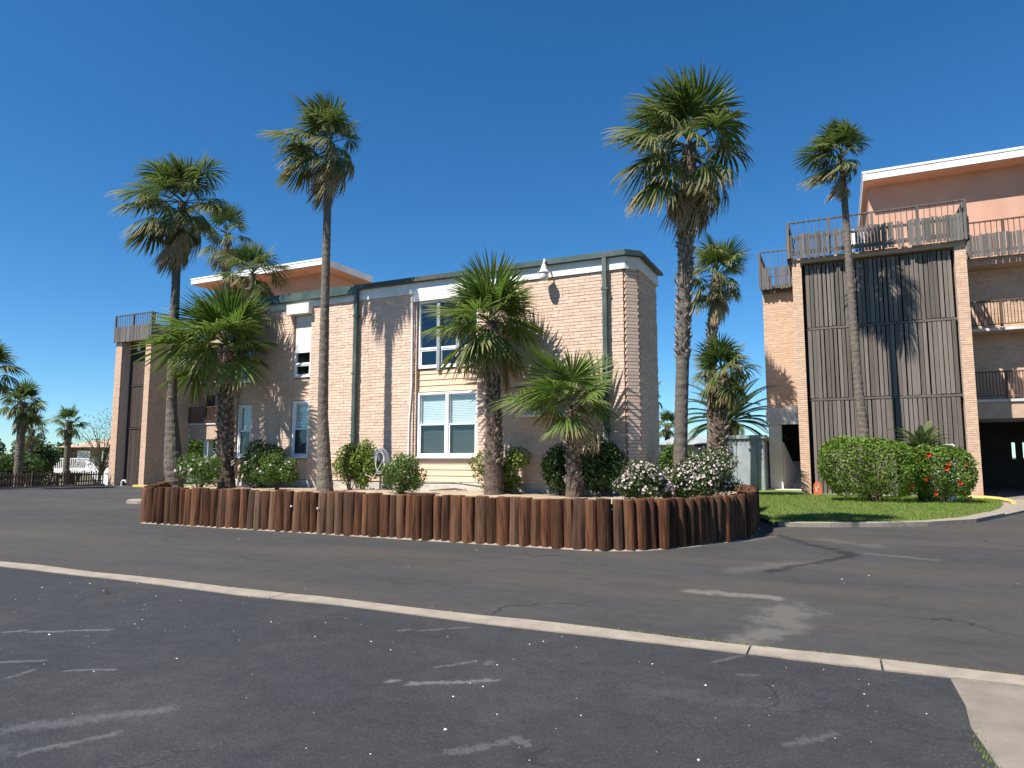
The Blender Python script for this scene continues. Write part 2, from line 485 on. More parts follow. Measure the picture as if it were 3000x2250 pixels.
def leaf_mat(name, c1, c2, dryc=(0.42, 0.32, 0.18), trans=0.25, rough=0.6, attr=True, spec=0.22, patch=None):
    """leaf: tone varies leaf by leaf; 'dry' (0..1 per vertex) turns to straw at the tips"""
    t = NT(name)
    g = t.n('NewGeometry'); oi = t.n('ObjectInfo')
    r = t.math('FRACT', t.math('ADD', t.math('MULTIPLY', g.outputs['Random Per Island'], 5.3), oi.outputs['Random']))
    col = t.mix(r, c1, c2)
    n = t.noise(t.coords((1, 1, 1)), 2.5, 3)
    col = t.mix(t.math('MULTIPLY', t.ramp(n, 0.4, 0.7), 0.35), col, tuple(c * 1.5 for c in c2))
    if patch:
        col = t.mix(t.math('MULTIPLY', t.ramp(t.noise(t.coords((1, 1, 1)), 0.9, 5, 0.7), 0.5, 0.7), 0.75), col, patch)
    if attr:
        at = t.n('Attribute', attribute_name='dry')
        col = t.mix(at.outputs['Fac'], col, dryc)
    t.fin(col, rough, spec)
    tl = t.n('BsdfTranslucent'); t.set(tl.inputs[0], t.mix(0.6, col, tuple(min(1, c * 2.2) for c in c2)))
    mx = t.n('MixShader', {0: trans}); t.t.links.new(t.bsdf.outputs[0], mx.inputs[1]); t.t.links.new(tl.outputs[0], mx.inputs[2])
    t.t.links.new(mx.outputs[0], t.out.inputs[0])
    return t.m


M['fan'] = leaf_mat('fan_frond', (0.034, 0.070, 0.011), (0.072, 0.115, 0.020), (0.38, 0.285, 0.16), 0.28)
M['fanyoung'] = leaf_mat('fresh_fan_frond', (0.042, 0.090, 0.011), (0.090, 0.150, 0.021), (0.46, 0.36, 0.19), 0.28)
M['feather'] = leaf_mat('feather_frond', (0.05, 0.085, 0.022), (0.07, 0.115, 0.03), (0.3, 0.24, 0.11))
M['leafdk'] = leaf_mat('dark_shrub_leaf', (0.028, 0.052, 0.014), (0.05, 0.085, 0.02), attr=False, trans=0.15, rough=0.35)
M['leafmd'] = leaf_mat('shrub_leaf', (0.05, 0.095, 0.018), (0.085, 0.145, 0.025), attr=False)
M['leafyl'] = leaf_mat('yellow_green_leaf', (0.08, 0.14, 0.02), (0.16, 0.20, 0.035), attr=False)
M['hedge'] = leaf_mat('glossy_hedge_leaf', (0.055, 0.11, 0.011), (0.115, 0.175, 0.02), attr=False, trans=0.2, rough=0.42, spec=0.3)
M['grass'] = leaf_mat('grass_blade', (0.085, 0.15, 0.02), (0.15, 0.205, 0.04), attr=False, trans=0.3, rough=0.6, patch=(0.19, 0.17, 0.075))
M['tree'] = leaf_mat('far_tree_leaf', (0.035, 0.065, 0.018), (0.06, 0.095, 0.025), attr=False, trans=0.2)
M['airy'] = leaf_mat('airy_tree_leaf', (0.06, 0.085, 0.03), (0.09, 0.11, 0.04), attr=False, trans=0.3)
M['flower'] = pm('white_pink_petal', (0.46, 0.345, 0.32), (0.52, 0.44, 0.41), 20, 0.6, 0.0, lo=0.3, hi=0.7)
M['redfl'] = pm('red_petal', (0.62, 0.035, 0.02), (0.50, 0.02, 0.015), 20, 0.5, 0.0)
M['shell'] = pm('white_shell', (0.75, 0.73, 0.70), (0.60, 0.58, 0.55), 20, 0.6, 0.0)
M['twig'] = pm('shrub_stem', (0.11, 0.08, 0.055), (0.07, 0.05, 0.035), 6, 0.9, 0.4)
M['trunk'] = pm('grey_palm_trunk', (0.17, 0.142, 0.112), (0.09, 0.073, 0.058), 2.2, 0.92, 0.9, 16, (3, 3, 9), rnd=0.12)
M['trunkrough'] = pm('fibrous_palm_trunk', (0.13, 0.095, 0.07), (0.05, 0.035, 0.026), 4, 0.95, 0.9, 20, (2, 2, 3), rnd=0.1)
M['boot'] = pm('old_leaf_base', (0.30, 0.255, 0.205), (0.12, 0.09, 0.066), 9, 0.9, 0.5, 30)
M['bark'] = pm('tree_bark', (0.10, 0.08, 0.06), (0.06, 0.045, 0.035), 5, 0.95, 0.6)

# ------------------------------------------------------------------ ground
def sheet(name, us, vs_, hf, m, kind='structure'):
    us = np.array(us); vs_ = np.array(vs_)
    V = [(u, v, hf(u, v)) for v in vs_ for u in us]
    n = len(us)
    F = [(j * n + i, j * n + i + 1, (j + 1) * n + i + 1, (j + 1) * n + i) for j in range(len(vs_) - 1) for i in range(n - 1)]
    o = link(name, fast_mesh(name, V, F), m)
    o.rotation_euler = (0, 0, -TH)
    return tag(o, kind=kind)


def poly(name, pts, z0, z1, m, kind='structure', parent=None):
    o = MB().prism(pts, z0, z1).build(name, m, parent)
    if kind: tag(o, kind=kind)
    return o


gr = [-3000, -800, -250, -120, -80] + list(np.arange(-66, -14, 2.0)) + [-10, 0, 20, 60, 150, 500, 3000]
sheet('ground', gr, [-800, -100, -30, 0, 10, 20, 30, 40, 60, 100, 250, 800, 3000], lambda u, v: gh(u, v) - 0.05, M['scrub'])
sheet('road', [-46.2] + list(np.arange(-45, -14, 1.5)) + [-10, 0, 10, 25, 45], [6.15, 10, 14, 18, 22, 26, 30, 34, 38, 44, 52], lambda u, v: gh(u, v), M['road'])
sheet('parking_lot', [-46.2] + list(np.arange(-45, -14, 1.5)) + [-6, 0.66], [-30, -10, 0, 6.1], lambda u, v: gh(u, v) + 0.002, M['lot'])
# flush concrete ribbon in segments with joints, and the slab beside it
us = [-46.2, -38.0, -31.0, -24.0, -17.5, -11.7, -5.9, -0.75, 0.22, 6.2, 12.0, 20.0]
rib = root('concrete_ribbon', -6, 6.15, 0, None, None); rib['kind'] = 'structure'
for a, b in zip(us[:-1], us[1:]):
    n = 12
    V = MB()
    ring = []
    for k in range(n + 1):
        u = a + 0.008 + (b - a - 0.016) * k / n
        w0 = 6.015 + 0.035 * math.sin(u * 1.7) * math.sin(u * .31) + random.uniform(-.008, .008)
        w1 = 6.285 + 0.02 * math.sin(u * 2.3 + 1) + random.uniform(-.01, .01)
        ring.append((u, w0, w1))
    pts = [(u, w0) for u, w0, w1 in ring] + [(u, w1) for u, w0, w1 in ring[::-1]]
    V.prism(pts, gh(a, 6) - 0.03, gh((a + b) / 2, 6) + 0.014)
    V.build('ribbon_segment', M['ribbon'], rib)
slab_pts = [(.65, 5.98), (.66, 5.4), (.63, 5.0), (.67, 4.4), (.64, 3.4), (.66, 1.0), (.65, -8), (6.2, -8), (6.2, 5.98)]
poly('driveway_slab', slab_pts, -0.03, 0.01, M['slab'])
poly('driveway_slab', [(6.23, 5.98), (6.23, -8), (18, -8), (18, 5.98)], -0.03, 0.009, M['slab'])

# lawn by the right-hand building with its kerb and the concrete strip that sweeps up to the garage
LAWN = [(-1.45, 17.35), (-.35, 17.75), (.75, 18.4), (1.7, 19.15), (2.7, 20.6), (3.55, 22.8), (4.3, 25.2), (4.8, 27.5), (4.95, 29.0), (4.75, 30.1), (4.6, 30.95), (4.6, 34.9), (-10, 34.9), (-10, 24.0), (-3.2, 22.0), (-2.0, 19.0)]
poly('lawn', LAWN, -0.05, 0.07, M['lawn'])
kin = LAWN[:10]
kout = [(-1.35, 17.07), (-.25, 17.45), (.82, 18.05), (1.8, 18.8), (2.95, 20.2), (3.95, 22.55), (4.95, 25.0), (5.75, 27.4), (6.1, 29.0), (6.3, 31)]
kb = root('kerb', 1, 20, 0, None, None); kb['kind'] = 'structure'
for i in range(len(kin) - 1):
    (a, b), (c, d) = kin[i], kin[i + 1]; (e, f), (g, h) = kout[i], kout[i + 1]
    sh_ = 0.004
    MB().prism([(a, b), (c - (c - a) * sh_, d - (d - b) * sh_), (g - (g - e) * sh_, h - (h - f) * sh_), (e, f)], -0.04, 0.095 if i < 5 else 0.06).build('kerb_stone', M['ribbon'], kb)
MB().tube([(4.2, 30.3, .12), (4.7, 29.9, .13), (5.0, 29.2, .13), (5.15, 28.3, .11), (5.1, 27.6, .09)], 0.075, 8).build('yellow_kerb_end', M['yellow'], kb)
MB().box(-42.0, -39.3, 30.15, 30.4, -0.4, -0.22).build('yellow_kerb_end', M['yellow'], kb)
# small kerbed nose left of the planter, and the bed in front of the left-hand building
poly('traffic_island', [(-23.9, 17.1), (-23.2, 16.45), (-22.4, 16.3), (-21.3, 16.9), (-20.6, 18.2), (-20.8, 19.6), (-22.3, 18.8)], -0.3, 0.05, M['ribbon'])
poly('island_bed', [(-39.4, 30.6), (-24, 30.6), (-24, 34.4), (-39.4, 34.4)], -0.5, -0.2, M['lawn'])
poly('garage_apron', [(5.0, 29.6), (5.2, 31.5), (5.2, 47), (21, 47), (21, 33.0), (14, 32.2), (8.2, 31.2)], -0.03, 0.012, M['slab'])

# planter soil
SOILZ = 0.70
def soil_h(u, v):
    return SOILZ + 0.03 * math.sin(u * 1.3) * math.sin(v * 1.9 + u * .4) + 0.05 * sstep(13.2, 11.6, v)
SOIL = [(-15.35, 11.55), (-3.75, 11.6), (-3.0, 12.15), (-2.45, 12.95), (-1.75, 14.3), (-1.55, 15.6), (-1.6, 17), (-2.1, 18.6), (-3.2, 21.5), (-6.5, 21.5)]
sv = []
poly('planter_soil', [(-15.35, 11.58), (-3.75, 11.62), (-3.05, 12.2), (-2.55, 13.0), (-2.0, 14.3), (-1.9, 15.6), (-2.0, 17), (-2.4, 18.6), (-3.3, 21.4), (-20.0, 21.4), (-20.2, 17.5), (-19.4, 16.0)], -0.05, SOILZ - 0.02, M['soil'])
# a thin uneven skin of sand over the visible front of the bed
us_ = np.arange(-17.2, -2.4, 0.15); vv_ = np.arange(11.62, 15.99, 0.16)
V, F, idx = [], [], {}
def in_bed(u, v):
    return u > -15.0 - (v - 11.6) * .92 and u < (-3.75 if v < 11.75 else (-3.75 + (v - 11.6) * 0.62))
for i, v in enumerate(vv_):
    for j, u in enumerate(us_):
        if in_bed(u, v):
            idx[i, j] = len(V); V.append((u, v, soil_h(u, v) + random.uniform(-.012, .012)))
for (i, j) in list(idx):
    if (i + 1, j) in idx and (i, j + 1) in idx and (i + 1, j + 1) in idx:
        F.append((idx[i, j], idx[i, j + 1], idx[i + 1, j + 1], idx[i + 1, j]))
o = link('sand_cover', fast_mesh('sand_cover', V, F, smooth=True), M['soil']); o.rotation_euler = (0, 0, -TH); tag(o, kind='structure')


# ------------------------------------------------------------------ brickwork
def brick_boxes(a0, a1, z0, z1, course=0.083, blen=0.29, gap=0.012, jit=0.005):
    """running bond in a plane: (a-start, a-end, z-start, z-end, proud)"""
    out = []
    k = 0
    z = z0
    while z + course * 0.6 < z1:
        zt = min(z + course, z1)
        off = (k % 2) * blen / 2 + random.uniform(-.03, .03)
        a = a0 - off
        while a < a1:
            b0, b1 = max(a, a0), min(a + blen * random.uniform(.97, 1.03), a1)
            if b1 - b0 > 0.05:
                dz = random.uniform(-.003, .003)
                out.append((b0 + .003 if b0 > a0 else b0, b1 - .003 if b1 < a1 else b1, z + gap * .5 + dz, zt - gap * .5 + dz, random.uniform(0, jit * 2)))
            a += blen
        k += 1
        z += course
    return out


_bm = bpy.data.meshes.new('brick_unit')
_bm.from_pydata([(-.5, -.5, -.5), (.5, -.5, -.5), (.5, .5, -.5), (-.5, .5, -.5), (-.47, -.5, .5), (.5, -.47, .5), (.5, .5, .5), (-.5, .5, .5)], [], [tuple(f) for f in BF])
UNIT = {}


def unit_box(m):
    if m.name not in UNIT:
        me = _bm.copy(); me.materials.append(m); UNIT[m.name] = me
    return UNIT[m.name]


def unit_obj(name, m, parent, b):
    """one piece sharing the unit mesh: b = u0,u1,v0,v1,z0,z1"""
    org = ORG.get(parent.name, (0, 0, 0))
    o = bpy.data.objects.new(name, unit_box(m)); COL.objects.link(o); o.parent = parent
    o.location = ((b[0] + b[1]) / 2 - org[0], (b[2] + b[3]) / 2 - org[1], (b[4] + b[5]) / 2 - org[2])
    o.scale = (b[1] - b[0], b[3] - b[2], b[5] - b[4])
    ORG[o.name] = org
    return o


def bricks_as(parent, B, m, nparts=0, key=None, field='brick_field'):
    """B: boxes; the nparts that show largest become single bricks, the rest one joined field"""
    B = list(B)
    if nparts and key:
        B.sort(key=key)
    for b in B[:nparts]:
        unit_obj('brick', m, parent, b)
    if len(B) > nparts:
        org = ORG[parent.name]
        A = np.array(B[nparts:]) - np.array([org[0], org[0], org[1], org[1], org[2], org[2]])
        o = link(field, boxes_mesh(field, A), m, parent); tag(o, kind='stuff')


def front_bricks(a0, a1, z0, z1, v, d=0.06, **kw):
    return [(b[0], b[1], v - 0.008 - b[4], v + d, b[2], b[3]) for b in brick_boxes(a0, a1, z0, z1, **kw)]


def side_bricks(v0, v1, z0, z1, u, sgn=1, **kw):
    return [((u - 0.06, u + 0.008 + b[4]) if sgn > 0 else (u - 0.008 - b[4], u + .06)) + (b[0], b[1], b[2], b[3]) for b in brick_boxes(v0, v1, z0, z1, **kw)]


# ------------------------------------------------------------------ the low brick building
A = root('apartment_building', -11, 16, 0, 'two-storey tan brick building with dark green roof edge behind the log planter', 'building')
VA = 16.0
ZB, ZT = 0.92, 6.20
segs = [(-17.75, -17.45), (-16.80, -15.17), (-14.45, -10.60), (-8.65, -4.64)]
w = MB()
for a, b in segs:
    w.box(a, b, VA, VA + 0.25, ZB, ZT)
# chamfer, end wall, hidden back and left walls
w.prism([(-4.634, VA + .066), (-4.366, VA + .334), (-4.30, VA + .40), (-4.30, VA + 2.1), (-4.55, VA + 2.1), (-4.55, VA + .6), (-4.634, VA + .25)], ZB, ZT)
w.prism([(-4.31, VA + 2.101), (-7.5, 26.3), (-7.75, 26.2), (-4.56, VA + 2.101)], ZB, ZT)
w.box(-17.75, -7.76, 26.0, 26.25, ZB, ZT)
w.box(-17.75, -17.5, VA + .251, 25.99, ZB, ZT)
wallA = w.build('front_wall', M['mortar'], A)
fb = []
for a, b in segs:
    fb += front_bricks(a, b + (0.03 if b > -5 else 0), ZB, ZT, VA, jit=0.0055)
bricks_as(wallA, fb, M['brick'], 300, key=lambda b: -b[0] + (3 if b[4] < 1.6 else 0))
# end wall and chamfer: chamfer courses alternate long and short, leaving the toothed corners
eb = side_bricks(VA + .31, VA + 2.1, ZB, ZT, -4.30)
cham = w2 = MB()
cvec = np.array([1, 1]) / math.sqrt(2); cn = np.array([1, -1]) / math.sqrt(2)
c0 = np.array([-4.57, VA])
z = ZB; k = 0
chv = []
while z < ZT - 0.04:
    lo, hi = (0.006, 0.376) if k % 2 == 0 else (0.034, 0.348)
    pr = random.uniform(.004, .012)
    p = [c0 + cvec * lo - cn * .085, c0 + cvec * lo + cn * pr, c0 + cvec * hi + cn * pr, c0 + cvec * hi - cn * .085]
    chv.append(([tuple(q) for q in p], z + .006, z + .077)); z += .083; k += 1
sideA = MB().box(-4.6, -4.56, VA + .45, VA + 2.05, ZB + .01, ZT - .01).build('end_wall', M['mortar'], A)
bricks_as(sideA, eb, M['brick'], 0)
cham = MB()
corner = MB().box(-4.66, -4.645, VA + .26, VA + .44, ZB + .01, ZT - .01).build('corner_strip', M['mortar'], A)
for p, z0, z1 in chv:
    MB().prism(p, z0, z1).build('corner_brick', M['brick'], corner)
# footing
bx('footing', M['conc'], A, -17.7, -4.62, VA + .005, VA + .24, 0.4, 0.915)
bx('footing_ledge', M['conc'], A, -10.9, -8.2, VA - .12, VA + .0, 0.4, 0.86)
# roof, frieze, gutter round the front, the chamfer and the end
def ring(o, back=False):
    return [(-17.85 - o, VA - o), (-4.57 + o * .414, VA - o), (-4.30 + o, VA + .27 - .414 * o), (-4.30 + o, VA + 2.1 + o)]
def band(name, m, o0, o1, z0, z1):
    outer, inner = ring(o1), ring(o0)
    mb = MB()
    for i in range(3):
        mb.prism([inner[i], outer[i], outer[i + 1], inner[i + 1]], z0, z1)
    return mb.build(name, m, A)
band('frieze_board', M['white'], 0.0, 0.06, 6.205, 6.345)
band('frieze_board', M['white'], 0.0, 0.045, 6.347, 6.515)
bx('gutter', M['green'], A, -17.9, -12.62, VA - .19, VA - .077, 6.40, 6.515)
band('roof_edge', M['green'], -0.3, 0.17, 6.52, 6.60)
band('roof_edge_lip', M['green'], -0.3, 0.09, 6.602, 6.68)
bx('roof_edge_cap', M['roofdk'], A, -12.4, -9.6, VA - .182, VA - .172, 6.525, 6.60)
mb = MB().prism([(-17.6, VA + .2), (-4.7, VA + .2), (-4.5, VA + .5), (-4.5, VA + 2.1), (-7.6, 26.1), (-17.6, 26.1)], 6.30, 6.56)
mb.build('roof', M['roofdk'], A)
# interior floor and rear partition so rooms behind the panes read as rooms
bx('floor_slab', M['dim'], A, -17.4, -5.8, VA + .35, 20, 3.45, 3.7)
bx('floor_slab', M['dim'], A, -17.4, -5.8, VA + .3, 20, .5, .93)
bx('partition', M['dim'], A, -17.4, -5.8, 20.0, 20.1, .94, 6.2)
# downspouts
def downspout(u, z0):
    d = MB().box(u - .055, u + .055, VA - .17, VA - .075, z0, 6.51)
    o = d.build('downspout', M['green'], A)
    m2 = MB()
    for zz in (2.2, 4.0, 5.7):
        m2.box(u - .085, u + .085, VA - .178, VA - .03, zz, zz + .05)
    m2.build('strap', M['green'], o)
downspout(-12.66, .95); downspout(-5.04, .95); downspout(-17.62, 0.95)
# white conduit and its dark cable by the double window
MB().tube([(-10.80, VA - .05, .85), (-10.79, VA - .05, 2.6), (-10.72, VA - .05, 3.6), (-10.74, VA - .05, 6.15)], .022, 6).build('conduit', M['vinyl'], A)
MB().tube([(-10.665, VA - .03, .9), (-10.66, VA - .03, 3.2), (-10.645, VA - .03, 5.96)], .012, 5).build('cable', M['rail'], A)


def boards(parent, u0, u1, v, z0, z1, h=0.165):
    p = bx('siding_panel', M['siding'], parent, u0, u1, v + .02, v + .06, z0, z1)
    z = z0
    while z < z1 - .02:
        t = min(z + h, z1)
        # each board leans out at its lower edge
        MB().add([(u0, v - .016, z), (u1, v - .016, z), (u1, v + .002, t - .004), (u0, v + .002, t - .004), (u0, v + .02, z), (u1, v + .02, z), (u1, v + .02, t - .004), (u0, v + .02, t - .004)],
                 [(0, 1, 2, 3), (4, 7, 6, 5), (0, 4, 5, 1), (3, 2, 6, 7), (0, 3, 7, 4), (1, 5, 6, 2)]).build('board', M['siding'], p)
        z = t


def frame_boxes(mb, u0, u1, z0, z1, v, t, d):
    mb.box(u0, u1, v, v + d, z0, z0 + t); mb.box(u0, u1, v, v + d, z1 - t, z1)
    mb.box(u0, u0 + t, v, v + d, z0 + t, z1 - t); mb.box(u1 - t, u1, v, v + d, z0 + t, z1 - t)
    return mb


def blind(parent, u0, u1, v, z0, z1):
    B = []
    z = z0
    while z < z1:
        B.append((u0, u1, v, v + .012, z, z + .038)); z += .046
    org = ORG[parent.name]
    o = link('blind', boxes_mesh('blind', np.array(B) - np.array([org[0], org[0], org[1], org[1], org[2], org[2]])), M['blind'], parent)
    tag(o, kind='stuff')


def sash_window(u0, u1, z0, z1, v, units=1, blinds=True, mid=0.5, shade=None):
    f = frame_boxes(MB(), u0, u1, z0, z1, v - .05, .06, .11)
    w_ = (u1 - u0) / units
    for i in range(1, units):
        f.box(u0 + w_ * i - .045, u0 + w_ * i + .045, v - .055, v + .06, z0 + .06, z1 - .06)
    fr = f.build('window', M['vinyl'], A)
    MB().box(u0 - .03, u1 + .03, v - .10, v - .0505, z0 - .035, z0 + .012).build('sill', M['vinyl'], fr)
    for i in range(units):
        a = u0 + w_ * i + (.06 if i == 0 else .045); b = u0 + w_ * (i + 1) - (.06 if i == units - 1 else .045)
        zm = z0 + (z1 - z0) * mid
        frame_boxes(MB(), a, b, zm - .02, z1 - .061, v + .01, .035, .035).build('sash', M['vinyl'], fr)
        frame_boxes(MB(), a, b, z0 + .061, zm + .02, v - .03, .04, .035).build('sash', M['vinyl'], fr)
        bx('pane', M['glass'], fr, a + .03, b - .03, v + .024, v + .030, zm + .01, z1 - .09)
        bx('pane', M['screen'], fr, a + .035, b - .035, v - .016, v - .010, z0 + .095, zm - .015)
        if blinds:
            blind(fr, a + .012, b - .012, v + .065, z0 + .07, z1 - .07 if shade is None else shade)
    return fr


VB = VA + .10     # the bays lie a little back
bx('bay_header', M['white'], A, -10.70, -8.60, VA - .055, VA + .2, 5.975, 6.203)
for a, b in ((-17.45, -16.80), (-15.17, -14.45)):
    bx('bay_header', M['white'], A, a + .003, b - .003, VB - .03, VB + .1, 5.99, 6.2)
boards(A, -10.597, -8.653, VB, .93, 1.56); boards(A, -10.597, -8.653, VB, 3.41, 4.03)
sash_window(-10.58, -8.67, 1.60, 3.385, VB, 2)
boards(A, -15.167, -14.453, VB, .93, 1.56); boards(A, -15.167, -14.453, VB, 3.33, 4.02)
sash_window(-15.15, -14.47, 1.60, 3.31, VB, 1)
boards(A, -17.447, -16.803, VB, .93, 1.56); boards(A, -17.447, -16.803, VB, 3.28, 3.95)
sash_window(-17.43, -16.82, 1.60, 3.26, VB, 1)
# upper windows: narrow ones and the three-light window with small lower panes
def upper_window(u0, u1, z0, z1, cols, zsplit):
    f = frame_boxes(MB(), u0, u1, z0, z1, VB - .05, .055, .11)
    n = len(cols)
    fr = f.build('window', M['vinyl'], A)
    for i, (a, b) in enumerate(cols):
        if i:
            MB().box(cols[i - 1][1], a, VB - .09, VB + .05, z0 - .07, z1 - .056).build('mullion', M['metalgrey'], fr)
        MB().box(a, b, VB - .045, VB + .03, zsplit - .03, zsplit + .03).build('transom', M['vinyl'], fr)
        frame_boxes(MB(), a, b, z0 + .056, zsplit - .031, VB - .03, .04, .04).build('sash', M['vinyl'], fr)
        bx('pane', M['glass'], fr, a + .03, b - .03, VB - .012, VB - .006, z0 + .09, zsplit - .06)
        bx('pane', M['glass'], fr, a + .002, b - .002, VB - .002, VB + .004, zsplit + .031, z1 - .056)
    return fr
upper_window(-10.58, -8.67, 4.06, 5.97, [(-10.525, -9.96), (-9.86, -9.34), (-9.24, -8.725)], 4.62)
upper_window(-15.15, -14.47, 4.04, 4.86, [(-15.095, -14.525)], 4.46)
upper_window(-17.43, -16.82, 3.97, 5.97, [(-17.375, -16.875)], 4.55)
# roller shutter over the narrow upper window, with its box
sb = bx('shutter_box', M['white'], A, -15.30, -14.42, VA - .20, VA + .12, 5.985, 6.30)
B = [(-15.13, -14.49, VB - .04, VB - .01, z, z + .05) for z in np.arange(4.87, 5.97, .055)]
for b in B:
    unit_obj('shutter_slat', M['white'], sb, b)
# white metal hood low on the wall
hd = MB().add([(-7.24, VA - .02, 2.80), (-6.02, VA - .02, 2.80), (-6.02, VA - .32, 2.66), (-7.24, VA - .32, 2.66), (-7.24, VA - .02, 2.64), (-6.02, VA - .02, 2.64), (-6.02, VA - .32, 2.60), (-7.24, VA - .32, 2.60)],
              [(0, 3, 2, 1), (4, 5, 6, 7), (3, 7, 6, 2), (0, 4, 7, 3), (1, 2, 6, 5), (0, 1, 5, 4)])
hd.build('wall_hood', M['vinyl'], A)


def wall_lamp(parent, u, v, z, wall_v):
    arm = MB().tube([(u, wall_v, z + .42), (u, v + .03, z + .44), (u, v, z + .36), (u, v, z + .26)], .025, 6).build('wall_lamp', M['vinyl'], parent)
    MB().lathe((u, v, z), [(.045, .30), (.06, .28), (.075, .20), (.10, .15), (.135, .11), (.145, .10), (.14, .085)][::-1], 16).build('lamp_shade', M['white'], arm, smooth=True)
    MB().lathe((u, v, z), [(.03, -.12), (.085, -.10), (.115, -.04), (.12, .03), (.115, .083)], 16).build('lamp_globe', M['glassw'], arm, smooth=True)


wall_lamp(A, -6.58, VA - .32, 6.17, VA - .06)


# ------------------------------------------------------------------ the two tall buildings
def pickets(parent, u0, u1, v, z0, z1, step, wid, m, along='u', name='picket', jz=0.06, miss=0.05, th=0.03):
    n = int((u1 - u0) / step)
    for k in range(n):
        if random.random() < miss: continue
        c = u0 + step * (k + .5) + random.uniform(-.012, .012)
        hw = wid / 2 * random.uniform(.85, 1.1)
        a, b = z0 + random.uniform(-jz, jz), z1 + random.uniform(-jz, jz)
        dv = random.uniform(-.006, .006)
        bb = (c - hw, c + hw, v + dv, v + th + dv, a, b) if along == 'u' else (v + dv, v + th + dv, c - hw, c + hw, a, b)
        unit_obj(name, m, parent, bb)


def deck_rail(parent, u0, u1, v, zf, ztop, along='u', post_step=1.35, bal=0.21, m='rail', zbot=None):
    """top rail, posts and balusters; returns the railing part"""
    zb = zf if zbot is None else zbot
    def B(a0, a1, c0, c1, z0, z1):
        return (a0, a1, c0, c1, z0, z1) if along == 'u' else (c0, c1, a0, a1, z0, z1)
    r = MB().box(*B(u0, u1, v - .03, v + .06, ztop - .05, ztop)).box(*B(u0, u1, v, v + .04, zb + .08, zb + .12)).build('railing', M[m], parent)
    n = max(1, round((u1 - u0) / post_step))
    for k in range(n + 1):
        c = u0 + .05 + (u1 - u0 - .1) * k / n
        unit_obj('post', M[m], r, B(c - .05, c + .05, v - .045, v + .065, zf, ztop - .051))
    n = int((u1 - u0) / bal)
    for k in range(n):
        c = u0 + bal * (k + .5)
        unit_obj('baluster', M[m], r, B(c - .014, c + .014, v + .008, v + .034, zb + .121, ztop - .051))
    return r


def wing(P, u0, u1, v, zg, open_back, first=True):
    """balconied wing: slabs, railings, recessed walls with doors, open ground floor"""
    vb = v + 0.95
    depth = v + 10
    for z0, z1 in ((9.72, 10.05),):
        bx('roof_slab', M['soffit'], P, u0, u1, v + .02, depth, z0, z1)
    for zs in (7.0, 4.0):
        s = bx('balcony_slab', M['soffit'], P, u0, u1, v + .03, vb, zs - .16, zs)
        bx('slab_edge', M['concw'], s, u0, u1, v - .03, v + .028, zs - .12, zs - .01)
        deck_rail(P, u0 + .02, u1, v - .10, zs + .02, zs + 1.15, post_step=1.5, bal=0.115, m='rail')
    # beam over the open ground floor
    bx('beam', M['soffit'], P, u0, u1, v + .04, v + .5, zg + 3.2, 3.835)
    bx('ceiling', M['soffit'], P, u0, u1, v + .51, depth, 3.5, 3.83)
    # walls of the two balcony floors
    for zs, zt in ((4.0, 6.838), (7.0, 9.715)):
        wl = bx('back_wall', M['coral'] if open_back else M['mortar'], P, u0, u1, vb + .01, vb + .25, zs + .001, zt)
        if not open_back:
            bricks_as(wl, front_bricks(u0, u1, zs + .02, zt - .02, vb + .01), M['brickw'], 0)
        u = u0 + (.5 if open_back else 3.6)
        while u < u1 - 2.2:
            d = bx('door', M['door'], P, u, u + .95, vb - .03, vb - .002, zs + .02, zs + 2.1)
            frame_boxes(MB(), u - .06, u + 1.01, zs + .012, zs + 2.17, vb - .04, .06, .038).build('door_frame', M['soffit'], d)
            g = bx('curtained_window', M['dim'] if not open_back else M['soffit'], P, u + 1.25, u + 2.35, vb - .03, vb - .002, zs + .7 if not open_back else zs + .1, zs + 2.1)
            frame_boxes(MB(), u + 1.2, u + 2.4, (zs + .66) if not open_back else zs + .06, zs + 2.15, vb - .04, .05, .038).build('window_frame', M['rail'], g)
            u += 4.4
    bx('rear_wall', M['mortar'], P, u0, u1, depth - .2, depth, 3.85, 9.7)
    # columns on the ground floor
    u = u0 + (1.6 if open_back else 5.5)
    while u < u1:
        for vv in (v + .15, v + 5, depth - .7):
            bx('column', M['concw'], P, u - .22, u + .22, vv, vv + .44, zg - .1, zg + 3.19 if vv < v + .3 else 3.495)
        u += 5.2


def penthouse(P, u0, u1, v0, v1, inset_l, inset_r, front_in):
    # flat roof slab with a deep white fascia
    bx('penthouse_roof', M['fascia'], P, u0, u1, v0, v1, 14.70, 15.03)
    bx('fascia_cap', M['fascia'], P, u0 - .03, u1 + .03, v0 - .03, v1 + .03, 15.032, 15.14)
    bx('soffit', M['coral'], P, u0 + .03, u1 - .03, v0 + .03, v1 - .03, 14.665, 14.698)
    bx('penthouse_wall', M['coral'], P, u0 + inset_l, u1 - inset_r, v0 + front_in, v1 - .8, 10.06, 14.663)


Bd = root('apartment_building', 1.6, 30.9, 0, 'tall tan building with dark slatted wood screen and coral penthouse beside the lawn', 'building')
VBd = 30.9
# brick piers
def pier(P, u0, u1, v0, v1, z0, z1, sides=(False, False)):
    p = bx('brick_pier', M['mortar'], P, u0, u1, v0, v1, z0, z1)
    B = front_bricks(u0, u1, z0, z1, v0, jit=.005)
    if sides[1]: B += side_bricks(v0 + .01, v1, z0, z1, u1)
    bricks_as(p, B, M['brickw'], 0)
    return p
pier(Bd, -1.47, -1.10, VBd, 34.8, 0, 9.8)
pier(Bd, 4.42, 4.80, VBd, 34.2, 0, 9.8)
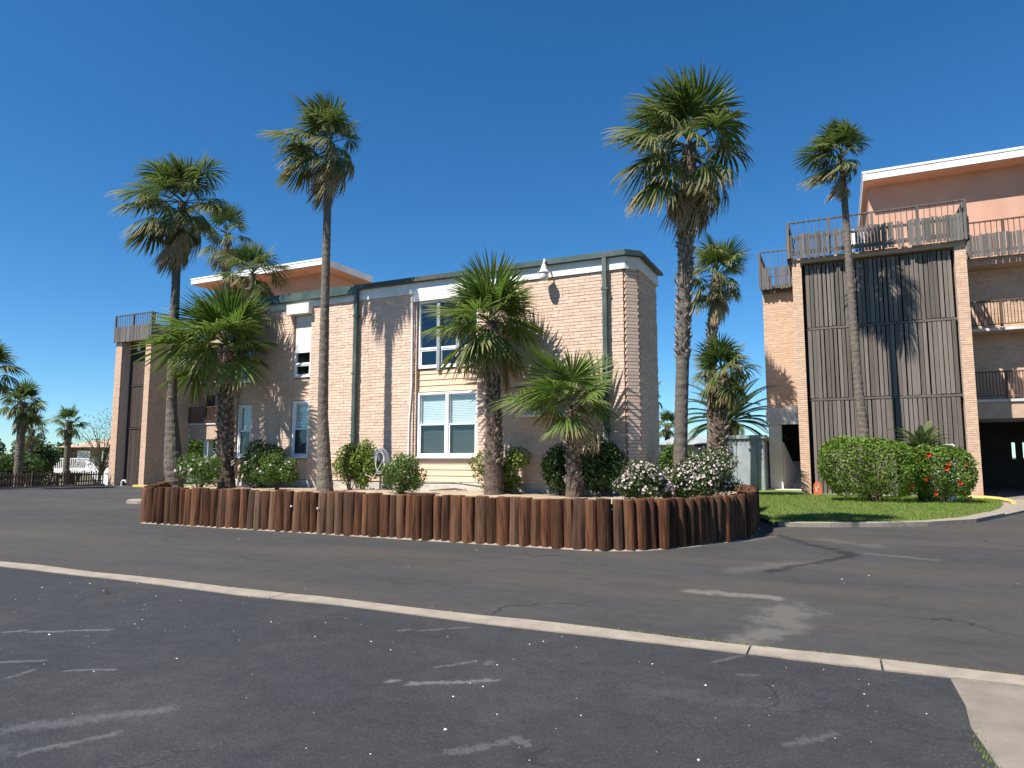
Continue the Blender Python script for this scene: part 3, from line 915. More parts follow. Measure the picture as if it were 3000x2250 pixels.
# slatted screen in three tiers
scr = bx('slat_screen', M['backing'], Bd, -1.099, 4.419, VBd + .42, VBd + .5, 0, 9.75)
for z in (3.93, 6.93):
    unit_obj('screen_rail', M['slat'], scr, (-1.02, 4.38, VBd + .185, VBd + .29, z, z + .09))
for z0, z1 in ((.08, 3.92), (4.04, 6.92), (7.04, 9.72)):
    pickets(scr, -.98, 4.38, VBd + .20, z0, z1, .161, .132, M['slat'], name='slat', jz=.015, miss=0, th=.05)
bx('footing', M['conc'], Bd, -1.09, 4.41, VBd + .12, VBd + .41, -.03, .10)
# roof deck with hanging picket skirt and railing
bx('roof_deck', M['soffit'], Bd, -1.47, 4.8, VBd + .02, 40, 9.805, 10.02)
sk = bx('skirt_rail', M['slatgrey'], Bd, -1.62, 4.9, VBd - .20, VBd - .165, 10.12, 10.24)
MB().box(-1.62, 4.9, VBd - .20, VBd - .165, 10.78, 10.9).build('skirt_rail', M['slatgrey'], Bd)
pickets(sk, -1.62, 4.9, VBd - .235, 9.97, 11.02, .118, .1, M['slatgrey'], jz=.035, miss=.06)
deck_rail(Bd, -1.62, 4.9, VBd - .12, 10.03, 11.60, post_step=1.62, bal=.2, m='slatgrey', zbot=10.2)
sk2 = bx('skirt_rail', M['slatgrey'], Bd, -1.62, -1.585, VBd - .12, 34.5, 10.12, 10.24)
pickets(sk2, VBd - .1, 34.5, -1.655, 10.0, 10.95, .118, .1, M['slatgrey'], along='v', jz=.04)
deck_rail(Bd, VBd + .1, 34.5, -1.56, 10.03, 11.60, along='v', post_step=1.7, bal=.2, m='slatgrey', zbot=10.2)
sk3 = bx('skirt_rail', M['slatgrey'], Bd, 4.88, 4.915, VBd - .12, 34.0, 10.12, 10.24)
pickets(sk3, VBd - .1, 34.0, 4.92, 10.0, 10.95, .118, .1, M['slatgrey'], along='v', jz=.04)
deck_rail(Bd, VBd + .1, 34.0, 4.82, 10.03, 11.60, along='v', post_step=1.7, bal=.2, m='slatgrey', zbot=10.2)
# set-back stair block on the left with its white lintel, posts and dark opening
sbk = bx('stair_wall', M['mortar'], Bd, -3.05, -1.471, 35.0, 35.25, 3.95, 9.72)
bricks_as(sbk, front_bricks(-3.05, -1.48, 3.96, 9.70, 35.0, jit=.005), M['brickw'], 0)
bx('stair_wall', M['mortar'], Bd, -3.05, -2.8, 35.251, 40, 3.2, 9.72)
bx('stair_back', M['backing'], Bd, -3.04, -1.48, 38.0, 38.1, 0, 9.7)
bx('lintel', M['concw'], Bd, -3.10, -1.50, 34.93, 35.3, 3.15, 3.945)
bx('stair_post', M['concw'], Bd, -3.02, -2.45, 35.02, 35.5, -.05, 3.145)
MB().add([(-2.44, 35.3, -.02), (-2.44, 35.3, 2.3), (-2.0, 36.3, -.02), (-2.0, 36.3, 1.0), (-2.38, 35.3, -.02), (-2.38, 35.3, 2.3), (-1.94, 36.3, -.02), (-1.94, 36.3, 1.0)],
         [(0, 1, 3, 2), (4, 6, 7, 5), (1, 5, 7, 3), (0, 4, 5, 1), (2, 3, 7, 6), (0, 2, 6, 4)]).build('stair_wing_wall', M['concw'], Bd)
for k in range(8):
    unit_obj('stair_step', M['concw'], Bd, (-2.38, -1.5, 35.7 + k * .28, 36.0 + k * .28, -.05, .12 + k * .18))
bx('doorstep', M['concw'], Bd, -3.2, -1.5, 34.5, 35.0, -.03, .10)
skl = bx('skirt_rail', M['slatgrey'], Bd, -3.15, -1.63, 34.62, 34.655, 9.75, 9.87)
pickets(skl, -3.15, -1.64, 34.585, 9.68, 10.75, .118, .1, M['slatgrey'], jz=.035, miss=.05)
deck_rail(Bd, -3.15, -1.66, 34.68, 9.80, 11.60, post_step=1.4, bal=.2, m='slatgrey', zbot=10.2)
deck_rail(Bd, 34.8, 40, -3.13, 9.80, 11.60, along='v', post_step=1.7, bal=.2, m='slatgrey', zbot=10.2)
bx('roof_deck', M['soffit'], Bd, -3.1, -1.472, 34.7, 40, 9.725, 9.8)
# small brackets under the skirt of the stair block
for k in range(9):
    unit_obj('bracket', M['slatgrey'], Bd, (-3.02 + k * .17, -2.95 + k * .17, 34.72, 34.99, 9.52, 9.70))
wing(Bd, 4.801, 20.0, 34.2, 0.0, False)
skw = bx('skirt_rail', M['slatgrey'], Bd, 4.95, 20, 34.02, 34.055, 10.2, 10.32)
pickets(skw, 4.95, 13.0, 33.985, 10.02, 11.0, .118, .1, M['slatgrey'], jz=.035, miss=.05)
deck_rail(Bd, 4.95, 20, 34.09, 10.06, 11.60, post_step=1.62, bal=.2, m='rail', zbot=10.2)
penthouse(Bd, 1.62, 21.0, 35.5, 46, .22, .3, .95)
# air units and a vent pipe on the roof deck beside the penthouse
ac = bx('air_unit', M['vinyl'], Bd, 1.05, 1.5, 34.75, 35.4, 10.4, 11.0)
bx('air_unit_fan', M['black'], Bd, 1.10, 1.45, 34.735, 34.748, 10.5, 10.9)
bx('air_unit', M['vinyl'], Bd, .95, 1.5, 34.75, 35.4, 11.45, 12.15)
for q in ((.98, 1.03, 34.8, 34.85, 10.03, 11.448), (1.42, 1.47, 34.8, 34.85, 11.002, 11.448), (1.08, 1.13, 34.9, 35, 10.03, 10.398), (1.42, 1.47, 35.0, 35.1, 10.03, 10.398)):
    unit_obj('unit_stand_leg', M['metalgrey'], Bd, q)
# garage under the wing: rear wall with two bright openings, ceiling pipes
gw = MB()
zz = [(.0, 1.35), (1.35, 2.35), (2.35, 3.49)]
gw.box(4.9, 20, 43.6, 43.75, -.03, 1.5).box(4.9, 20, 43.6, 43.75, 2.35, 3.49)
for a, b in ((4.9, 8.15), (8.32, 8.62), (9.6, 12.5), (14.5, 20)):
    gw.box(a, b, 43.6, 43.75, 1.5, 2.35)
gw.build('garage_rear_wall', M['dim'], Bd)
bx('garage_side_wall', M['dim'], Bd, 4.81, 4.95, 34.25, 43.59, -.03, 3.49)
for k in range(3):
    MB().tube([(5, 36 + k * 1.7, 3.3), (20, 36 + k * 1.7, 3.3)], .06, 6).build('ceiling_pipe', M['metalgrey'], Bd)

# left-hand building
Lb = root('apartment_building', -42, 31.1, -.35, 'tall brick building with narrow dark boarded stair tower at the far left', 'building')
VL = 31.1
zg = -.35
def pier2(u0, u1, v0, v1, side):
    p = bx('brick_pier', M['mortar'], Lb, u0, u1, v0, v1, zg, 9.72)
    B = front_bricks(u0, u1, zg, 9.7, v0, jit=.004)
    if side: B += side_bricks(v0 + .02, v1, zg, 9.7, u1, blen=.29)
    bricks_as(p, B, M['brickw'], 0)
pier2(-45.9, -45.25, VL, 35.0, False)
pier2(-42.75, -42.22, VL, 34.45, True)
bx('side_wall', M['coral'], Lb, -42.75, -42.23, 34.46, 44.3, 3.5, 9.715)
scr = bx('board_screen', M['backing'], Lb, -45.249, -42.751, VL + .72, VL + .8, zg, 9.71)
for z in (3.55, 6.55):
    unit_obj('screen_rail', M['dkwood'], scr, (-45.24, -42.76, VL + .62, VL + .70, z, z + .09))
for z0, z1 in ((zg, 3.54), (3.65, 6.54), (6.65, 9.7)):
    pickets(scr, -45.24, -42.76, VL + .66, z0 + .03, z1, .155, .148, M['dkwood'], name='board', jz=.012, miss=0, th=.04)
bx('roof_deck', M['soffit'], Lb, -45.9, -42.23, VL - .1, 40, 9.725, 9.95)
sk = bx('skirt_rail', M['slatgrey'], Lb, -46.0, -42.1, VL - .15, VL - .115, 9.82, 9.94)
pickets(sk, -46.0, -42.1, VL - .19, 9.62, 10.72, .13, .124, M['slatgrey'], jz=.02, miss=0)
deck_rail(Lb, -46.0, -42.1, VL - .10, 9.96, 11.55, post_step=1.95, bal=.19, m='rail', zbot=10.5)
sk = bx('skirt_rail', M['slatgrey'], Lb, -42.16, -42.125, VL - .1, 34.4, 9.82, 9.94)
pickets(sk, VL - .1, 34.4, -42.12, 9.62, 10.72, .13, .124, M['slatgrey'], along='v', jz=.02, miss=0)
deck_rail(Lb, VL + .05, 34.4, -42.2, 9.96, 11.55, along='v', post_step=1.6, bal=.19, m='rail', zbot=10.5)
wing(Lb, -42.21, -19.0, 34.45, zg, True)
deck_rail(Lb, -42.1, -19.0, 34.4, 10.06, 11.55, post_step=1.9, bal=.2, m='rail', zbot=10.2)
penthouse(Lb, -44.1, -31.2, 35.5, 41.0, .6, 1.2, 1.7)
wall_lamp(Lb, -43.95, VL + .35, 9.1, VL + .66)

# ------------------------------------------------------------------ log planter wall
PW = root('planter_wall', -9, 11.45, 0, 'curved retaining wall of upright reddish-brown logs around the raised bed', 'wall')
path = [(-19.9, 15.9), (-15.42, 11.46), (-3.9, 11.46), (-3.3, 11.72), (-2.87, 12.18), (-2.45, 12.9), (-2.05, 13.65), (-1.8, 14.45), (-1.75, 15.4), (-1.85, 16.9), (-2.1, 18.7), (-3.2, 21.2)]
def walk(path):
    pos = []
    d = [math.dist(a, b) for a, b in zip(path[:-1], path[1:])]
    tot = sum(d); s_ = 0.0
    while s_ < tot:
        r = random.uniform(.098, .142)
        if random.random() < .15: r *= .85
        q = s_ + r; k = 0
        while k < len(d) and q > d[k]:
            q -= d[k]; k += 1
        if k >= len(d): break
        f = q / d[k]
        pos.append((path[k][0] + (path[k + 1][0] - path[k][0]) * f, path[k][1] + (path[k + 1][1] - path[k][1]) * f, r))
        s_ += 2 * r + random.uniform(-.024, -.006)
    return pos
LOGS = walk(path)
for (u, v, r) in LOGS:
    mb = MB()
    h = .865 + random.uniform(-.022, .026)
    n = 12
    rings = []
    lean = (random.uniform(-.03, .03), random.uniform(-.02, .02))
    ph = random.uniform(0, 6.3)
    for (zz, k) in ((-.05, 1.0), (.25, 1.02), (.55, .99), (h - .02, .985), (h, .94)):
        for i in range(n):
            a = 2 * math.pi * i / n
            q = r * k * (1 + .06 * math.sin(2 * a + ph) + .03 * math.sin(3 * a + 2 * ph + zz * 2) + random.uniform(-.012, .012))
            mb.v.append((u + q * math.cos(a) + lean[0] * zz, v + q * math.sin(a) + lean[1] * zz, zz + (random.uniform(-.006, .006) if zz > .7 else 0)))
    for j in range(4):
        for i in range(n):
            mb.f.append((j * n + i, j * n + (i + 1) % n, (j + 1) * n + (i + 1) % n, (j + 1) * n + i))
    mb.f.append(tuple(range(4 * n, 5 * n)))
    o = mb.build('log', M['timber'], PW)
    o.data.polygons.foreach_set('use_smooth', [True] * (4 * n) + [False])
# concrete haunch along the foot of the logs
hp = MB()
for i in range(1, len(path) - 3):
    (a, b), (c, d) = path[i], path[i + 1]
    L = math.dist((a, b), (c, d)); nx, ny = (d - b) / L, -(c - a) / L
    n = max(1, int(L / .3))
    for k in range(n):
        p0 = (a + (c - a) * k / n, b + (d - b) * k / n); p1 = (a + (c - a) * (k + 1) / n, b + (d - b) * (k + 1) / n)
        wd = .145 + random.uniform(0, .03)
        hp.add([(p0[0] + nx * wd, p0[1] + ny * wd, -.01), (p1[0] + nx * (wd + random.uniform(-.01, .01)), p1[1] + ny * wd, -.01), (p1[0], p1[1], .045), (p0[0], p0[1], .045)], [(0, 1, 2, 3)])
hp.build('concrete_haunch', M['ribbon'], PW)
for u, z in ((-10.62, .55), (-9.9, .53)):
    MB().lathe((u, 11.31, z), [(.012, -.02), (.02, -.006), (.017, .012), (.008, .02)], 8).build('plastic_tag', M['vinyl'], PW)


# ------------------------------------------------------------------ palms
WIND = np.array([-0.75, -0.15, 0.0])


def nrm(a):
    return a / (np.linalg.norm(a, axis=-1, keepdims=True) + 1e-9)


def frond_mesh(org, az, el, Lp, Lb, nseg=34, droop=0.5, dry=0.3, wind=0.4, spread=118, roll=0.0, fold=0.0, pleat=True, pd=0.35, ragged=.12):
    """one fan leaf: stalk that arches, blade of pleated segments whose free tips bend with weight and wind"""
    d = np.array([math.cos(el) * math.cos(az), math.cos(el) * math.sin(az), math.sin(el)])
    G = np.array([0, 0, -1.0]) + WIND * wind
    p = np.array(org, float); pts = [p.copy()]
    ns = 5
    for i in range(ns):
        d = nrm(d + G * pd * (0.35 + 0.65 * max(0.0, math.cos(el))) / ns)
        p = p + d * Lp / ns; pts.append(p.copy())
    V = []; F = []; D = []
    up = np.array([0, 0, 1.0])
    side = np.cross(d, up)
    if np.linalg.norm(side) < .2: side = np.array([math.sin(az), -math.cos(az), 0])
    side = nrm(side); nn = np.cross(side, d)
    side = side * math.cos(roll) + nn * math.sin(roll); nn = np.cross(side, d)
    # stalk (triangular section)
    hw = 0.022 * (Lp + Lb) / 1.8
    for i, q in enumerate(pts):
        ww = hw * (1.5 - 0.7 * i / ns)
        V += [q + side * ww, q - side * ww, q - nn * ww * .8]; D += [.12, .12, .12]
        if i:
            a = (i - 1) * 3; b = i * 3
            for x, y in ((0, 1), (1, 2), (2, 0)): F.append((a + x, a + y, b + y, b + x))
    h0 = p
    sp = R(spread)
    ang = np.linspace(-sp, sp, nseg) + rng.uniform(-.02, .02, nseg)
    dA = 2 * sp / nseg
    ln = Lb * (0.72 + 0.28 * np.cos(ang * 0.75)) * rng.uniform(1 - ragged, 1.03, nseg)
    cup = 0.22 + fold
    dirs = nrm(np.cos(ang)[:, None] * d + np.sin(ang)[:, None] * side * (1 - .35 * fold) - nn * (np.abs(np.sin(ang)) * cup)[:, None])
    dirs = nrm(dirs + rng.normal(0, .018 + .045 * min(1, droop), (nseg, 3)))
    T = [0.05, 0.26, 0.48, 0.66, 0.84, 1.0]
    P = np.repeat(h0[None], nseg, 0); cur = dirs.copy(); prev = 0
    dr = droop * rng.uniform(.6, 1.4, nseg)
    sidek = nrm(-np.sin(ang)[:, None] * d + np.cos(ang)[:, None] * side)
    st = []
    for t in T:
        if t > .3:
            cur = nrm(cur + G * (dr * (t - prev) * 2.4 * t)[:, None])
        P = P + cur * (ln * (t - prev))[:, None]; prev = t
        st.append(P.copy())
    base = len(V)
    segdry = np.clip(rng.normal(dry, .15, nseg), 0, 1)
    wfull = np.array([0.05, 0.27, 0.50, 0.43, 0.24, 0.0])
    for i, t in enumerate(T):
        w_ = np.tan(dA / 2) * ln * wfull[i] * 1.08
        dryv = np.clip(segdry * (0.08 + 2.0 * max(0, t - .4)) + (1.0 if dry > .95 else 0), 0, 1)
        Lq = st[i] - sidek * w_[:, None]; Rq = st[i] + sidek * w_[:, None]
        Mq = st[i] + nn * (w_ * .55)[:, None]
        V += list(np.stack([Lq, Mq, Rq], 1).reshape(-1, 3)); D += list(np.repeat(dryv, 3))
    S = nseg * 3
    for i in range(len(T) - 1):
        for k in range(nseg):
            a = base + i * S + k * 3; b = a + S
            F.append((a, a + 1, b + 1, b)); F.append((a + 1, a + 2, b + 2, b + 1))
    return np.array(V), np.array(F), np.array(D)


def feather_mesh(org, az, el, L, n=26, droop=.6, wl=.38, dry=.1):
    """one feather leaf: arching rib with narrow leaflets both sides"""
    d = np.array([math.cos(el) * math.cos(az), math.cos(el) * math.sin(az), math.sin(el)])
    p = np.array(org, float); V = []; F = []; D = []
    up = np.array([0, 0, 1.0]); st = L / n
    last = None
    for i in range(n + 1):
        t = i / n
        d = nrm(d + np.array([0, 0, -1.0]) * droop * t * 2.2 / n + WIND * .15 / n)
        q = p + d * st
        s = nrm(np.cross(d, up) + 1e-6); nn = np.cross(s, d)
        ww = .018 * (1.1 - t)
        cur = [q + s * ww, q - s * ww, q - nn * ww * 1.5]
        b = len(V); V += cur; D += [dry] * 3
        if last is not None:
            for x, y in ((0, 1), (1, 2), (2, 0)): F.append((last + x, last + y, b + y, b + x))
        last = b
        if t > .12:
            ll = wl * math.sin(math.pi * min(1, .12 + .9 * t)) ** .6
            for sg in (-1, 1):
                dd = nrm(s * sg * .8 + d * .6 + nn * .25)
                e = q + dd * ll + np.array([0, 0, -.12 * ll])
                m = q + dd * ll * .5
                ax = nrm(np.cross(dd, nn)) * (.012 + wl * .045)
                b = len(V); V += [q, m + ax, e, m - ax]; D += [dry, dry, dry + .25, dry]
                F.append((b, b + 1, b + 2, b + 3))
        p = q
    return np.array(V), np.array(F), np.array(D)


def trunk_mb(path, sides=16, step=.10, ring=.02, rough=.03):
    """tapering, ringed trunk along (x,y,z,r) knots"""
    K = np.array(path, float)
    zs = np.arange(K[0, 2], K[-1, 2], step); zs = np.append(zs, K[-1, 2])
    def sm(col):
        # smooth interpolation through the knots
        f = np.interp(zs, K[:, 2], K[:, col])
        k = np.ones(5) / 5; g = np.convolve(np.pad(f, 2, mode='edge'), k, 'valid'); g[0] = f[0]; g[-1] = f[-1]
        return g
    X, Y, Rr = sm(0), sm(1), sm(3)
    V = []
    for i in range(len(zs)):
        rr = Rr[i] * (1 + (ring if i % 2 else -ring) + rng.uniform(-rough, rough) * .4)
        for k in range(sides):
            a = 2 * math.pi * k / sides
            q = rr * (1 + rng.uniform(-rough, rough))
            V.append((X[i] + q * math.cos(a), Y[i] + q * math.sin(a), zs[i]))
    F = [(i * sides + k, i * sides + (k + 1) % sides, (i + 1) * sides + (k + 1) % sides, (i + 1) * sides + k) for i in range(len(zs) - 1) for k in range(sides)]
    return np.array(V), np.array(F), (zs, X, Y, Rr)


def boots_mesh(info, z0, z1, dens=95, size=.09, flare=.8):
    """stubs of old leaf bases spiralling round the trunk"""
    zs, X, Y, Rr = info
    n = int((z1 - z0) * dens); V = []; F = []
    for i in range(n):
        z = z0 + (z1 - z0) * (i + rng.uniform(0, 1)) / n
        a = i * 2.39996 + rng.uniform(-.3, .3)
        x, y, r = (np.interp(z, zs, q) for q in (X, Y, Rr))
        o = np.array([math.cos(a), math.sin(a), 0]); s = np.array([-math.sin(a), math.cos(a), 0]); u = np.array([0, 0, 1.0])
        k = size * rng.uniform(.6, 1.35); fl = flare * rng.uniform(.4, 1.3)
        c = np.array([x, y, z]) + o * r * .96
        tip = c + o * k * fl + u * k * 1.1 + s * rng.uniform(-.3, .3) * k
        w_ = k * .5
        b = len(V)
        V += [c - s * w_, c + s * w_, c + u * k * .8 + s * w_ * .7, c + u * k * .8 - s * w_ * .7, tip - s * w_ * .45, tip + s * w_ * .45, tip + s * w_ * .35 - u * k * .25 - o * .01, tip - s * w_ * .35 - u * k * .25 - o * .01]
        F += [(b, b + 1, b + 6, b + 7), (b + 7, b + 6, b + 5, b + 4), (b + 4, b + 5, b + 2, b + 3), (b, b + 7, b + 4, b + 3), (b + 1, b + 2, b + 5, b + 6)]
    return np.array(V), np.array(F)


def fan_palm(label, knots, crown, Lp, Lb, counts, dry=.35, wind=.4, boots=None, mat='fan', trunk='trunk', nseg=44, group='fan palms', stiff=.95, low=38, high=86, dead_az=None, dead_el=None, skirt=0, seed=0, cat='palm tree', bootsize=.09):
    """knots: (u,v,z,r) up the trunk; crown: (u,v,z); counts: leaves (upright, middle, low, dead hanging)"""
    global rng
    rng = np.random.default_rng(100 + seed)
    kb_ = [W(u, v, z) + (r,) for u, v, z, r in knots]
    b0 = np.array(kb_[0][:3])
    o = bpy.data.objects.new('palm_tree', None); COL.objects.link(o); o.location = b0; tag(o, label, cat, group)
    kk = [(x - b0[0], y - b0[1], z - b0[2], r) for x, y, z, r in kb_]
    V, F, info = trunk_mb(kk)
    link('trunk', fast_mesh('trunk', V, F, smooth=False), M[trunk], o)
    if boots:
        V, F = boots_mesh(info, boots[0] - b0[2], boots[1] - b0[2], boots[2] if len(boots) > 2 else 70, bootsize)
        tag(link('leaf_bases', fast_mesh('leaf_bases', V, F), M['boot'], o), kind='stuff')
    c = np.array(W(*crown)) - b0
    top = np.array(kk[-1][:3])
    k = 0
    plan = []
    nu, nm, nl, nd = counts
    n = nu + nm + nl
    for i in range(n):
        q = (i + .5) / n
        e = (high - (high + low) * q ** .95) + rng.uniform(-6, 6)
        if e > 45: plan.append((R(e), stiff * rng.uniform(.1, .5), dry * .45, .62, 1.12, 0, .12))
        elif e > 0: plan.append((R(e), stiff * rng.uniform(.5, 1.0), dry, 1.0, 1.05, .05, .3))
        else: plan.append((R(e), stiff * rng.uniform(.9, 1.9), dry * 1.4, 1.0, 1.0, .25, .5))
    for i in range(nd): plan.append((R(rng.uniform(-78, -48)), rng.uniform(.9, 1.6), 1.0, .8, .85, .7, .3))
    for i, (el, dr, dy, sc, sb_, fold, pd) in enumerate(plan):
        az = i * 2.39996 + rng.uniform(-.35, .35) + seed
        if dead_az is not None and dy > .99:
            az = dead_az[i % len(dead_az)]; el = R(dead_el)
        org = c + np.array([0, 0, (.10 if el > R(40) else (-.10 if el > -.1 else -.28))]) + rng.uniform(-.05, .05, 3)
        if el < -.7: org = c + np.array([0, 0, -.3 - rng.uniform(0, skirt)])
        # the wind pulls stalks to its lee side
        dv = np.array([math.cos(az), math.sin(az)]) + WIND[:2] * wind * .35
        az2 = math.atan2(dv[1], dv[0])
        s_ = rng.uniform(.72, 1.14)
        lee = float(np.dot([math.cos(az2), math.sin(az2)], nrm(WIND[:2])))
        if el < .8 and dy < .99: s_ *= 1 + .13 * min(1, wind) * lee; dr *= 1 - .35 * min(1, wind) * lee
        V, F, D = frond_mesh(org, az2, el, Lp * sc * s_, Lb * sb_ * s_, nseg, dr, min(1, dy), wind, rng.uniform(105, 135), rng.uniform(-.6, .6), fold, pd=pd)
        f = link('frond', fast_mesh('frond', V, F, {'dry': D}), M[mat] if dy < .99 else M['fan'], o)
        if dy > .99: f['label'] = 'dry brown hanging frond'
    return o


G_PL = 'fan palms in the log planter'
# 0 tall left, 1 stout left, 2 tall slender, 3 stout centre, 4 short, 6 tall right
fan_palm('tall palm with swollen grey base at the left end of the planter', [(-17.59, 14.0, .6, .22), (-17.72, 14.0, 1.2, .27), (-17.8, 14.0, 1.8, .235), (-17.95, 14, 3.0, .15), (-18.01, 14.0, 4.2, .135), (-18.07, 14.0, 7.9, .115), (-17.95, 14, 9.4, .12)],
         (-17.9, 14.0, 9.5), 0.92, .96, (7, 14, 15, 13), dry=.44, wind=.8, seed=1, group=G_PL, skirt=.9)
fan_palm('stout bushy palm with large fresh green fans at left, in front of the balconies', [(-16.3, 14.7, .6, .27), (-16.4, 14.7, 1.2, .24), (-16.49, 14.7, 2.8, .215), (-16.57, 14.7, 4.2, .2), (-16.55, 14.7, 4.95, .17)],
         (-16.54, 14.7, 5.05), 1.02, 1.28, (8, 11, 7, 2), dry=.2, wind=.3, low=8, high=78, boots=(1.3, 4.9, 60), mat='fanyoung', trunk='trunkrough', seed=2, group=G_PL, stiff=.42, nseg=46, bootsize=.10)
fan_palm('tall slender palm whose smooth trunk rises in front of the narrow shuttered window', [(-12.23, 14.25, .6, .235), (-12.28, 14.25, 1.1, .2), (-12.39, 14.25, 2.7, .14), (-12.43, 14.25, 5.9, .115), (-12.44, 14.25, 9.1, .10), (-12.41, 14.25, 10.3, .10)],
         (-12.40, 14.25, 10.4), .74, .86, (7, 12, 13, 12), dry=.46, wind=.9, seed=3, group=G_PL, skirt=.7)
fan_palm('stout palm standing right of the double window, trunk covered in leaf stubs', [(-7.58, 14.9, .6, .26), (-7.6, 14.9, 1.1, .235), (-7.61, 14.9, 2.6, .175), (-7.64, 14.9, 4.3, .16), (-7.64, 14.9, 4.95, .14)],
         (-7.65, 14.9, 5.05), .66, 1.05, (10, 10, 10, 6), dry=.34, wind=.35, boots=(1.35, 4.85, 95), mat='fanyoung', trunk='trunkrough', seed=4, group=G_PL, stiff=.42, nseg=46, skirt=.3)
fan_palm('shortest palm of the planter, low green crown beside the brick corner', [(-5.51, 14.9, .6, .22), (-5.52, 14.9, 1.2, .18), (-5.53, 14.9, 2.2, .14), (-5.54, 14.9, 2.95, .12)],
         (-5.54, 14.9, 3.0), .66, .98, (3, 9, 2, 3), dry=.2, wind=.7, low=4, high=54, dead_az=(-.5, .1, -.9), dead_el=-30, boots=(.9, 2.9, 75), mat='fanyoung', trunk='trunkrough', seed=5, group=G_PL, stiff=.42, nseg=46)
fan_palm('tallest palm right of the brick building, shaggy upper trunk and wide crown', [(-3.02, 14.3, .6, .22), (-2.98, 14.3, 1.3, .15), (-2.93, 14.3, 2.4, .135), (-2.83, 14.3, 4.4, .135), (-2.78, 14.3, 5.2, .145), (-2.72, 14.3, 6.4, .15), (-2.6, 14.3, 8.2, .15)],
         (-2.6, 14.3, 8.3), .84, .92, (7, 12, 16, 9), dry=.44, wind=.7, boots=(3.6, 8.0, 80), seed=6, group=G_PL, skirt=.7, bootsize=.08)
G_BK = 'palms behind the brick building'
fan_palm('palm with crown just above the white roof edge, behind the brick building', [(-22.2, 21, 0, .2), (-22.3, 21, 5, .15), (-22.34, 21, 9.4, .14)], (-22.34, 21, 9.5), .9, .9, (8, 10, 10, 3), dry=.5, wind=.5, seed=7, group=G_BK)
fan_palm('partly hidden palm with tan hanging skirt between the two left crowns', [(-26.9, 24, -.2, .22), (-27.3, 24, 8, .16), (-27.33, 24, 12.8, .16)], (-27.33, 24, 12.9), .95, .9, (4, 8, 5, 10), dry=.45, wind=.5, seed=8, group=G_BK, skirt=1.0)
G_GAP = 'palms in the gap between the buildings'
fan_palm('upper palm in the gap between the buildings, crown level with the roof edge', [(-5.1, 31, 0, .24), (-5.0, 31, 4, .2), (-4.85, 31, 7.5, .2), (-4.6, 31, 9.7, .2)], (-4.56, 31, 9.85), 1.05, 1.05, (9, 11, 12, 6), dry=.45, wind=.3, boots=(6, 9.6, 45), seed=9, group=G_GAP, bootsize=.12, skirt=.6)
fan_palm('lower thick-trunked palm in the gap between the buildings', [(-4.3, 28, 0, .42), (-4.28, 28, 1.2, .37), (-4.25, 28, 3.2, .32), (-4.1, 28, 4.9, .26)], (-4.07, 28, 5.0), .8, .95, (9, 12, 9, 2), dry=.35, wind=.3, boots=(.3, 4.8, 60), trunk='trunkrough', seed=10, group=G_GAP, bootsize=.14)
fan_palm('thin tall windblown palm in front of the slatted screen', [(.9, 28.2, .05, .24), (.87, 28.2, 1.6, .2), (.86, 28.2, 2.2, .19), (.75, 28.2, 4, .165), (.68, 28.2, 7.4, .145), (.64, 28.2, 10.5, .12), (.6, 28.2, 12.6, .11), (.57, 28.2, 13.1, .11)],
         (.56, 28.2, 13.15), .72, .9, (7, 11, 11, 4), dry=.36, wind=1.5, seed=11, group=G_GAP, skirt=.7)


def at(x, y, z):
    return UVof(x, y) + (z,)


G_FAR = 'palms beyond the picket fence'
def far_palm(label, x, y, zb, zt, Lp, Lb, counts, r, seed, **kw):
    u, v = UVof(x, y)
    fan_palm(label, [(u, v, zb, r * 1.2), (u, v, (zb + zt) / 2, r), (u, v, zt, r)], (u, v, zt + .05), Lp, Lb, counts, seed=seed, group=G_FAR, nseg=24, **kw)
far_palm('biggest palm beyond the picket fence at far left', -32.3, 45.0, -.6, 5.2, .85, .9, (6, 11, 11, 8), .24, 12, dry=.4, wind=.3, skirt=.8)
far_palm('smaller palm right of the biggest one, in front of the white deck', -32.6, 50.3, -.7, 4.2, .68, .72, (6, 9, 9, 5), .2, 13, dry=.35, wind=.3, skirt=.5)
far_palm('palm cut off by the left edge of the picture', -31.4, 40.5, -.5, 6.9, 1.1, 1.1, (6, 10, 10, 6), .22, 14, dry=.55, wind=-.3, skirt=.6)
far_palm('small palm half hidden behind the biggest far-left palm', -38.6, 55.0, -1.2, 3.8, .8, .8, (5, 8, 9, 3), .2, 15, dry=.5, wind=.3)
far_palm('tiny far palm seen just right of the brick end wall', 11.8, 52.0, 0, 4.1, .6, .7, (6, 8, 8, 3), .2, 16, dry=.3, wind=.3)
far_palm('far palm crown peeping out from behind the brick end wall', 8.95, 45.0, 0, 5.6, .7, .8, (6, 8, 8, 2), .2, 17, dry=.3, wind=.3)


